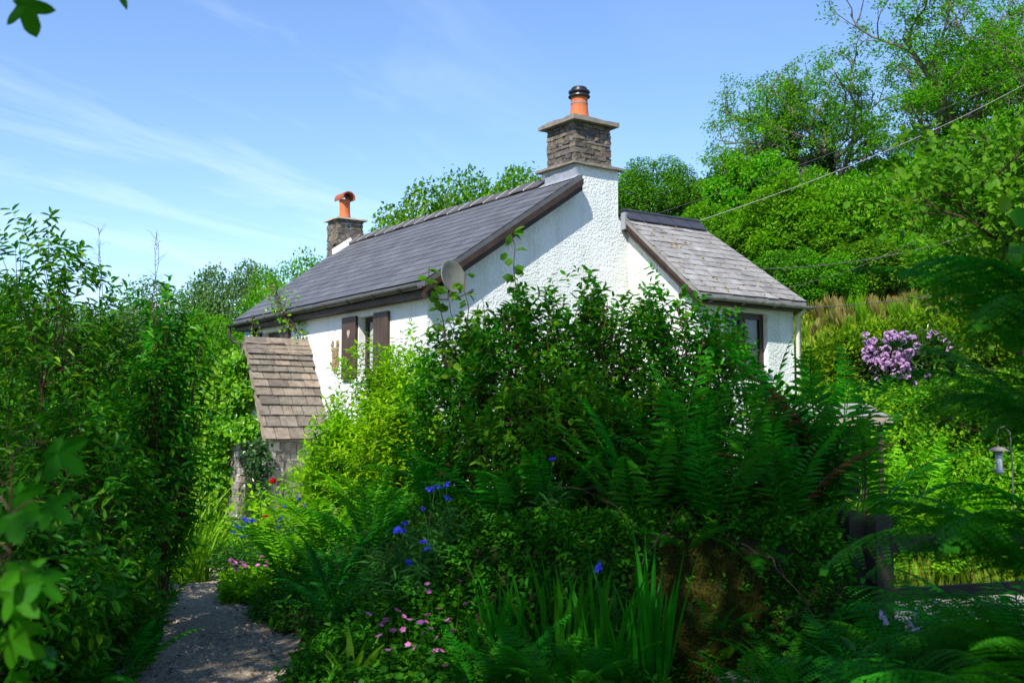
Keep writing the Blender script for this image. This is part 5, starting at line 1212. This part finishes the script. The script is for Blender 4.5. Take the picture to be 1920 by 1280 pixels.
clump('poppy', 'red poppy high against the porch corner', 523, 13.2, .05, .95, 1, 'poppy', M['leaf_bright'], .09, .04, 110, dens=8, cat='poppy', fscale=1.2, group='red poppies by the porch')
clump('poppy', 'lower orange red poppy left of the high one', 503, 13.0, .05, .65, 1, 'poppy', M['leaf_bright'], .09, .04, 111, dens=8, cat='poppy', fscale=1.1, group='red poppies by the porch')
clump('foxglove', 'mauve flowered plant among ferns in the lower right', 1690, 5.6, .16, .42, 10, 'bell', M['cornleaf'], .12, .04, 112, dens=26, cat='flower clump')
def strap(name, label, px, d, n, R, ln, w, mat, seed, lean, arch, cat):
    g = Geo(); r = np.random.default_rng(seed); blades(g, r, n, R, ln, w, lean, arch); o = g.obj(name, mat); o.location = gp(px, d); tag(o, label, cat); return o
strap('iris_clump', 'iris leaves left of centre, leaning over the bank', 960, 6.9, 52, .26, .62, .036, M['blade'], 121, .28, .55, 'iris')
strap('iris_clump', 'dense iris leaves in the middle of the shaded bed', 1060, 6.8, 52, .26, .66, .036, M['blade'], 122, .25, .5, 'iris')
strap('iris_clump', 'tall upright iris leaves against the mossy bank', 1215, 6.5, 26, .15, .86, .040, M['blade'], 123, .13, .22, 'iris')
strap('iris_clump', 'iris leaves between the dense clump and the tall upright ones', 1145, 6.6, 36, .20, .68, .036, M['blade'], 124, .2, .4, 'iris')
strap('day_lily', 'fountain of bright arching day lily leaves left of the path', 352, 12.6, 170, .30, 1.2, .034, M['lily'], 125, .35, 1.2, 'day lily')
strap('harts_tongue_fern', 'pale tongue shaped fern leaves low at the left of the bank', 668, 6.75, 12, .05, .40, .06, M['lily'], 126, .45, .5, 'fern')
def rosette(name, label, px, d, n, L, Wd, mat, seed, dz=0):
    r = np.random.default_rng(seed); g = Geo(); a = np.arange(n) * 2.4; D = np.stack([np.cos(a), np.sin(a), r.uniform(.5, 1.5, n)], -1); leaves(g, np.zeros((n, 3)), D, np.repeat(UP[None], n, 0) - D * .3, L * r.uniform(.7, 1.1, n), Wd, 'round')
    o = g.obj(name, mat); o.location = gp(px, d, dz); return tag(o, label, 'plant')
rosette('broad_leaved_plant', 'broad leaved seedling with a brown lower leaf on the mossy bank', 1350, 6.98, 7, .20, .09, M['leaf_hazel'], 131, .03)

# ------------------------------------------------------------------ hedge, rhododendron and brambles on the right
def mass(seed, boxes, n, L, Wd, kind='oval'):
    """foliage mass over a row of rounded lumps (cx, cy, cz, rx, rz) in world space relative to the first"""
    r = np.random.default_rng(seed); g, gs = Geo(), Geo(); B = np.array(boxes, float); o = B[0, :3].copy()
    b = r.integers(0, len(B), n); d = unit(r.normal(0, 1, (n, 3)) + (0, -.25, .25)); q = r.uniform(.55, 1.05, n)
    P = B[b, :3] - o + d * q[:, None] * np.stack([B[b, 3], B[b, 3], B[b, 4]], -1) + r.normal(0, .08, (n, 3))
    leaves(g, P, d + r.normal(0, .6, (n, 3)), UP + d * .7 + r.normal(0, .4, (n, 3)), L * r.uniform(.6, 1.3, n), Wd * r.uniform(.7, 1.2, n), kind)
    for k in range(len(B)):
        c = B[k, :3] - o
        for m_ in range(6): gs.tube(bend(c + (r.normal(0, .2), r.normal(0, .2), -B[k, 4]), c + unit(r.normal(0, 1, 3)) * B[k, 4] * .7, r, 5, .1, .05), np.linspace(.03, .008, 5), 4)
    return g, gs, tuple(o)
def hedge(name, label, cat, pts, n, L, Wd, mat, seed, group=None, kind='oval'):
    bx_ = []
    for px, d, top, rpx in pts:
        x = float(wx(px, d)); zt = float(zpx(top, d)); zb = float(hgt(x, d)) - .1; R_ = rpx / FPX * d; h_ = max(.3, (zt - zb) / 2); bx_.append((x, d, zt - h_, R_, h_))
    g, gs, o = mass(seed, bx_, n, L, Wd, kind); t_ = thing(name, label, cat, o, 0, group); g.obj('foliage', mat, t_); gs.obj('stems', M['twig'], t_); return t_
hedge('hedge', 'clipped yellow green hedge running up from the wing corner below the meadow', 'hedge', [(1500, 21, 650, 50), (1545, 21.5, 640, 45), (1590, 22, 622, 45), (1640, 22.6, 610, 45), (1690, 23.2, 598, 45), (1740, 23.6, 592, 45), (1800, 24, 590, 50), (1860, 24.3, 575, 50), (1930, 24.5, 555, 55)], 26000, .11, .06, M['leaf_hedge'], 141)
t_ = hedge('rhododendron', 'rhododendron covered in mauve flowers in front of the hedge', 'shrub', [(1680, 21.6, 632, 42), (1735, 21.8, 628, 40), (1645, 21.6, 655, 26), (1770, 21.9, 640, 30)], 6500, .14, .05, M['leaf_rhodo'], 142)
r = np.random.default_rng(5); b0 = Vector(t_.location)
for k in range(84):
    while True:
        qx, qy = r.uniform(1622, 1785), r.uniform(622, 725)
        wgt = 1.0 if (qx < 1725 and abs(qy - 668) < 50 - abs(qx - 1678) * .45) else .22
        if r.uniform() < wgt: break
    dd = 21.6 - 42 / FPX * 21.6 * math.sqrt(max(.05, 1 - ((qx - 1700) / 95) ** 2)) * 1.02 - .05 + r.normal(0, .08)
    o = link('flower', FM['truss'][k % 2], t_); o.location = Vector(pz(qx, qy, dd)) - b0; o.rotation_euler = (r.normal(.7, .4), r.normal(0, .4), r.uniform(0, 6)); o.scale = (r.uniform(.75, 1.25),) * 3
BR = [shrub(151, 1.0, .95, 620, 7, .26, .085, .055, 'oval', 8, .05, .4, .55, .5), shrub(152, 1.0, 1.0, 600, 7, .28, .09, .06, 'oval', 8, .05, .4, .4, .4)]
for a, b in BR: a.materials.append(M['leaf_bramble']); b.materials.append(M['twig'])
for i, (px, d, top, lab) in enumerate((
    (1620, 18.5, 735, 'bramble bush directly behind the log store roof'), (1690, 19.0, 718, 'bramble bush just below the rhododendron'), (1760, 19.3, 712, 'bramble bush below the right end of the rhododendron'), (1840, 19.5, 690, 'bramble bush under the tips of the alder twigs'),
    (1920, 19.2, 690, 'bramble bush at the right edge below the hedge'), (1650, 16.6, 775, 'bramble bush right of the log store roof corner'), (1720, 16.8, 765, 'bramble bush with reddish young leaves in the middle of the slope'), (1795, 16.9, 760, 'bramble bush left of and above the bird feeder'),
    (1870, 16.6, 765, 'bramble bush behind the top of the bird feeder'), (1940, 16.5, 770, 'bramble bush cut by the right edge behind the fern'), (1610, 14.6, 850, 'low bramble under the log store corner'), (1680, 14.7, 850, 'low bramble between the sunlit ferns and the log store'),
    (1790, 14.6, 845, 'low bramble behind the sunlit ferns'), (1880, 14.4, 850, 'low bramble behind the feeder tube'), (1715, 12.9, 1020, 'lowest bramble on the driveway edge behind the gate stile'), (1815, 13.0, 1010, 'lowest bramble on the driveway edge behind the gate rails'), (1560, 16.0, 780, 'bramble bush left of the log store, behind the tall ferns'), (1545, 18.6, 720, 'bramble bush at the foot of the wing wall'))):
    x, y, z = gp(px, d); H = max(.6, float(zpx(top, d)) - z)
    plant('bramble_bush', lab, 'bramble', (x, y, z), BR[i % 2], (None, None), px, (.95 * d / 17, .95 * d / 17, H), 'brambles on the sunlit slope')
# ------------------------------------------------------------------ grass and ground cover
def tufts(name, label, pts, per, ln, w, mat, seed, cat='grass'):
    r = np.random.default_rng(seed); g = Geo(); n = len(pts) * per; P = np.repeat(pts, per, 0) + np.stack([r.normal(0, .12, n), r.normal(0, .12, n), np.zeros(n)], -1)
    a = r.uniform(0, 6.28, n); D = unit(np.stack([np.cos(a) * .4, np.sin(a) * .4, np.ones(n)], -1)); leaves(g, P, D, np.stack([np.cos(a), np.sin(a), -.3 * np.ones(n)], -1), ln * r.uniform(.6, 1.3, n), w, 'lance')
    return tag(g.obj(name, mat), label, cat, kind='stuff')
r = np.random.default_rng(9)
def scat(n, pxr, dr, f_=None):
    px, d = r.uniform(*pxr, n), r.uniform(*dr, n); x = wx(px, d); P = np.stack([x, d, hgt(x, d) + .01], -1); return P if f_ is None else P[f_(px, d)]
def tussocks(name, label, n, pxr, dr, per, ln, w, mat, seed, rad, f_=None, cat='grass', lean=.55):
    r = np.random.default_rng(seed); c = scat(n, pxr, dr, f_); n = len(c); k = np.repeat(np.arange(n), per); m_ = n * per; sz = r.uniform(.5, 1.35, n)[k]
    a = r.uniform(0, 6.28, m_); q = rad * np.sqrt(r.uniform(0, 1, m_)) * sz; P = c[k] + np.stack([q * np.cos(a), q * np.sin(a), np.zeros(m_)], -1); P[:, 2] = hgt(P[:, 0], P[:, 1]) - .01
    D = unit(np.stack([np.cos(a), np.sin(a), np.zeros(m_)], -1) * (lean * r.uniform(.1, 1.3, m_))[:, None] + UP); g = Geo()
    leaves(g, P, D, np.stack([np.cos(a + 1.2), np.sin(a + 1.2), -.2 * np.ones(m_)], -1), ln * r.uniform(.45, 1.2, m_) * sz, w, 'lance'); return tag(g.obj(name, mat), label, cat, kind='stuff')
tussocks('meadow_grass', 'short pale grass of the sloping meadow', 3800, (1480, 1990), (24.5, 37), 14, .22, .016, M['grass'], 161, .22)
tussocks('grass_tussocks', 'tawny grass tussocks dotted over the meadow', 170, (1500, 1960), (26, 36.5), 60, .42, .016, M['rushes'], 165, .20)
tussocks('rushes', 'reddish brown rushes across the upper meadow', 270, (1560, 1900), (30.5, 36.5), 60, .46, .018, M['rushes'], 162, .22, lambda p, d: (np.sin(p * .05) + np.sin(d * 2.9 + p * .021) > -.3), lean=.35)
tussocks('dark_rushes', 'dark green rush clumps in the meadow', 70, (1500, 1900), (26, 36), 70, .55, .018, M['leaf_hedge'], 166, .18, lean=.35)
tussocks('verge_grass', 'rough bright grass along the far edge of the driveway', 260, (1540, 1960), (12.3, 14.0), 36, .34, .012, M['grass'], 163, .14)
def cover(n, xr, yr, keep, L, seed, name, label, mat):
    r = np.random.default_rng(seed); x, y = r.uniform(*xr, n), r.uniform(*yr, n); k = keep(x, y); x, y = x[k], y[k]; m_ = len(x); g = Geo()
    P = np.stack([x, y, hgt(x, y) - .01], -1); D = unit(np.stack([r.normal(0, .4, m_), r.normal(0, .4, m_), np.ones(m_)], -1))
    twig_leaves(g, r, P, D, 6, r.uniform(.06, .20, m_), L, L * .6, 'oval', .25, (50, 90)); return tag(g.obj(name, mat), label, 'ground cover', kind='stuff')
offp = lambda x, y: np.abs(x - path_x(y)) > .72 - .38 * ss(6.8, 10.5, y) + .10 * np.sin(y * 4)
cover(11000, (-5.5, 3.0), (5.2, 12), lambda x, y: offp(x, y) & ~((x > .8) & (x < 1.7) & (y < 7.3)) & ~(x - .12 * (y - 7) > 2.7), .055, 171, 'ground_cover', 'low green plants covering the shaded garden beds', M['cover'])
cover(260, (-5, 0), (5.6, 12), lambda x, y: (np.abs(np.abs(x - path_x(y)) - (.64 - .36 * ss(6.8, 10.5, y))) < .14), .03, 176, 'path_weeds', 'small weeds growing into the gravel along the path edges', M['cover'])
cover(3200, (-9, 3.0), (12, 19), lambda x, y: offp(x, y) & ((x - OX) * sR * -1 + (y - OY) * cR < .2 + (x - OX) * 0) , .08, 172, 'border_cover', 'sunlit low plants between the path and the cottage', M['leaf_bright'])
cover(2600, (3.0, 10), (12.6, 20), lambda x, y: x > 3.2, .09, 173, 'slope_cover', 'sunlit low plants between the brambles', M['leaf_bramble'])
cover(4200, (-1.4, 2.3), (6.6, 7.5), lambda x, y: (np.abs(x - 1.25) > .38 + .1 * np.sin(y * 20)), .05, 175, 'bank_cover', 'leafy trailing plants hanging over the shaded bank face', M['cover'])
cover(130, (.6, 2.0), (6.5, 7.4), lambda x, y: x > 0, .04, 174, 'bank_seedlings', 'scattered seedlings on the mossy bank face', M['leaf_shade'])
X_, Y_ = spaced([(.45, 2.1, .02)]), spaced([(6.6, 7.5, .02)])
drape(X_, Y_, .02, 'mossy_bank', M['moss'], lambda x, y: ((x - 1.25) / .47) ** 2 + ((hgt(x, y) - .42) / .40) ** 2 < 1 + .35 * np.sin(x * 17 + y * 23) + .25 * np.sin(x * 31 - y * 13))
mb = bpy.data.objects['mossy_bank'].data
for v in mb.vertices:
    x, y, z = v.co; k = .022 * (math.sin(x * 23 + y * 11) + math.sin(x * 41 - z * 37) * .7 + math.sin(z * 29 + x * 9)); v.co.y -= .03 + k; v.co.z += k * .4
r = np.random.default_rng(31); n = 14000; x, y = r.uniform(.5, 2.0, n), r.uniform(6.62, 7.45, n); k = ((x - 1.25) / .47) ** 2 + ((hgt(x, y) - .42) / .42) ** 2 < 1.2; x, y = x[k], y[k]; m_ = len(x); g = Geo()
zz = hgt(x, y) + .02; kk = .022 * (np.sin(x * 23 + y * 11) + np.sin(x * 41 - zz * 37) * .7 + np.sin(zz * 29 + x * 9))
leaves(g, np.stack([x, y - .03 - kk, zz + kk * .4], -1), np.stack([r.normal(0, .6, m_), -.5 + r.normal(0, .5, m_), .8 * np.ones(m_)], -1), np.stack([r.normal(0, .6, m_), -np.ones(m_), .3 * np.ones(m_)], -1), .022 * r.uniform(.5, 1.5, m_), .012, 'clump')
tag(g.obj('moss', leafmat('moss_sprigs', [(.035, .05, .005), (.07, .075, .007), (.045, .085, .006)])), 'brown green moss on the open face of the bank', 'moss', kind='stuff')
g = Geo(); r = np.random.default_rng(12)
for k in range(8):
    x = r.uniform(-1.2, 2.3); y = 6.72 + r.normal(0, .05); s_ = r.uniform(.05, .13); bm = bmesh.new(); bmesh.ops.create_icosphere(bm, subdivisions=2, radius=s_)
    for v in bm.verts: v.co = v.co * (1 + r.normal(0, .10)); v.co.z *= .75
    me = bpy.data.meshes.new('bank_stone'); bm.to_mesh(me); bm.free(); o = link('bank_stone', me, None, M['rock']); o.location = (x, y, float(hgt(x, y)) + s_ * .25)
    tag(o, 'grey mossy stone half buried along the foot of the shaded bank', 'stone', 'stones along the foot of the bank')

for (a, b, sd_, lab) in (((1040, 915, 7.6), (1195, 985, 7.2), 1, 'brown dead stem lying across the bank under the ferns'), ((1200, 1060, 6.9), (1290, 960, 7.2), 2, 'thin dry stem rising beside the tall iris leaves'), ((1385, 1015, 7.0), (1540, 1200, 6.3), 3, 'long dry bramble stem trailing down the bank to the lower ferns')):
    r = np.random.default_rng(sd_); g = Geo(); p, q = np.array(pz(*a)), np.array(pz(*b)); pts = bend(p, q, r, 10, .25, .012); g.tube(pts - p, np.linspace(.004, .002, 10), 5)
    for k in (3, 5, 7): g.tube(bend(pts[k] - p, pts[k] - p + r.normal(0, .12, 3), r, 4, .2, .05), [.003, .002, .0015, .001], 4)
    o = g.obj('bramble_runner', M['twig']); o.location = p; tag(o, lab, 'dead runner')
r = np.random.default_rng(77); n = 420; y = r.uniform(5.5, 12, n); sgn = r.choice((-1, 1), n); x = path_x(y) + sgn * np.abs(r.normal(.42, .16, n)); g = Geo()
leaves(g, np.stack([x, y, hgt(x, y) + .022], -1), np.stack([r.normal(0, 1, n), r.normal(0, 1, n), r.normal(0, .15, n)], -1), np.repeat(UP[None], n, 0) + r.normal(0, .3, (n, 3)), .035 * r.uniform(.6, 1.4, n), .022, 'oval')
tag(g.obj('leaf_litter', M['litter']), 'brown fallen leaves along the edges of the gravel path', 'leaf litter', kind='stuff')

# ------------------------------------------------------------------ gate, log store, bird feeder
gp0, gdir = np.array((wx(1641, 7.5), 7.5)), unit(np.array((2.5, .95)))
def post(name, label, x, y, h, w, seed):
    r = np.random.default_rng(seed); g = Geo(); n = 9; zs = np.linspace(-.3, h, n); rings = []
    for z in zs:
        c = np.array([(-w / 2, -w / 2), (-w * .1, -w / 2 - .004), (w / 2, -w / 2), (w / 2, w / 2), (-w / 2, w / 2)]) + r.normal(0, .003, (5, 2)); rings.append(np.concatenate([c, np.full((5, 1), z)], 1))
    V = np.array(rings); V[-1, :, 2] += np.array((.012, .015, -.02, -.012, .01)); V = V.reshape(-1, 3)
    g.add(V, [[i * 5 + j, i * 5 + (j + 1) % 5, (i + 1) * 5 + (j + 1) % 5, (i + 1) * 5 + j] for i in range(n - 1) for j in range(5)]); g.add(V[-5:], [[0, 1, 2, 3, 4]])
    o = g.obj(name, M['gate']); o.location = (x, y, float(hgt(x, y))); o.rotation_euler = (0, 0, .25); return tag(o, label, 'post')
zt = float(zpx(957, 7.55))
x = float(wx(1592, 7.6)); post('gate_post', 'thick dark timber post standing beside the gate', x, 7.6, zt - float(hgt(x, 7.6)), .15, 1)
t_ = thing('timber_gate', 'old dark timber gate with broad rails, half hidden by ferns', 'gate', (float(gp0[0]), float(gp0[1]), -.15), math.atan2(gdir[1], gdir[0]))
g = Geo(); g.box((-.07, -.05, .05), (.07, .05, 1.17), .004, rng); g.obj('stile', M['gate'], t_)
g = Geo(); g.box((2.45, -.04, .05), (2.55, .04, 1.15), .003, rng); g.obj('stile', M['gate'], t_)
for z, h_ in ((.97, .12), (.62, .085), (.30, .085), (.10, .085)):
    g = Geo(); g.beam((.071, 0, z), (2.449, 0, z - .01), .05, h_, (0, 0, 1)); g.obj('rail', M['gate'], t_)
# log store with a slate roof
x, y, z = gp(1590, 12.6, 0); zr = float(zpx(782, 12.6)) - z
t_ = thing('log_store', 'small open log store with a slate roof behind the tall ferns', 'log store', (x, y, z), math.radians(-4))
g = Geo(); slates(g, [(-.75, -.35, zr), (.36, -.35, zr), (.30, .4, zr + .16), (-.75, .4, zr + .16)], 4, .24, .5, .008, rng, .003); rf = g.obj('roof', M['old_slate'], t_, recalc=True)
g = Geo(); g.hexa([(-.73, -.32, zr - .06), (.34, -.32, zr - .06), (.28, .38, zr + .09), (-.73, .38, zr + .09)], [(-.73, -.32, zr - .004), (.34, -.32, zr - .004), (.28, .38, zr + .15), (-.73, .38, zr + .15)]); g.beam((-.76, -.36, zr - .05), (.40, -.36, zr - .05), .03, .09); g.obj('fascia', M['paletwig'], t_)
for px_, py_ in ((-.66, -.28), (.28, -.28), (-.66, .32), (.24, .32)):
    g = Geo(); g.box((px_ - .025, py_ - .025, -.1), (px_ + .025, py_ + .025, zr - .065 + (.10 if py_ > 0 else 0))); g.obj('leg', M['gate'], t_)
g = Geo(); g.box((-.62, .362, .1), (.19, .376, zr - .1)); g.obj('back_panel', M['gate'], t_)
# bird feeder on a hooked pole
fx, fy = float(wx(1868, 9.0)), 9.0; fz = float(hgt(fx, fy))
t_ = thing('feeder_pole', 'thin grey hooked pole that carries the bird feeder', 'pole', (fx + .10, fy, fz)); zt = float(zpx(828, 9)) - fz
g = Geo(); g.tube([(0, 0, -.1), (.01, 0, zt - .2), (0, 0, zt + .08), (-.05, 0, zt + .13), (-.10, 0, zt + .11), (-.105, 0, zt + .06)], .007, 8, True); g.obj('pole', M['dish'], t_, smooth=True)
t_ = thing('bird_feeder', 'clear tube bird feeder under a round brown rain cover', 'bird feeder', (fx, fy, float(zpx(886, 9))), scale=1.12)
g = Geo(); g.lathe([(.024, .025), (.024, .135)], 16); tb = g.obj('tube', surf('clear_plastic', [(.50, .54, .54), (.62, .65, .65)], 30, .25, spec=.6), t_, smooth=True)
g = Geo(); g.lathe([(0, -.005), (.032, 0), (.034, .012), (.025, .026)], 16); g.lathe([(.026, .134), (.028, .15), (.012, .165), (0, .168)], 16); g.tube([(-.05, 0, .03), (.05, 0, .03)], .004, 6, True); g.obj('cap', M['lead'], t_, smooth=True)
g = Geo(); g.lathe([(.0, .20), (.04, .192), (.075, .168), (.077, .165), (.04, .188), (0, .196)], 20); g.tube([(0, 0, .165), (0, 0, .255), (.004, 0, .262)], .003, 6); g.obj('rain_cover', M['cap'], t_, smooth=True)
g = Geo(); g.lathe([(0, .027), (.021, .028), (.021, .085), (0, .088)], 14); g.obj('seed', M['paletwig'], t_)
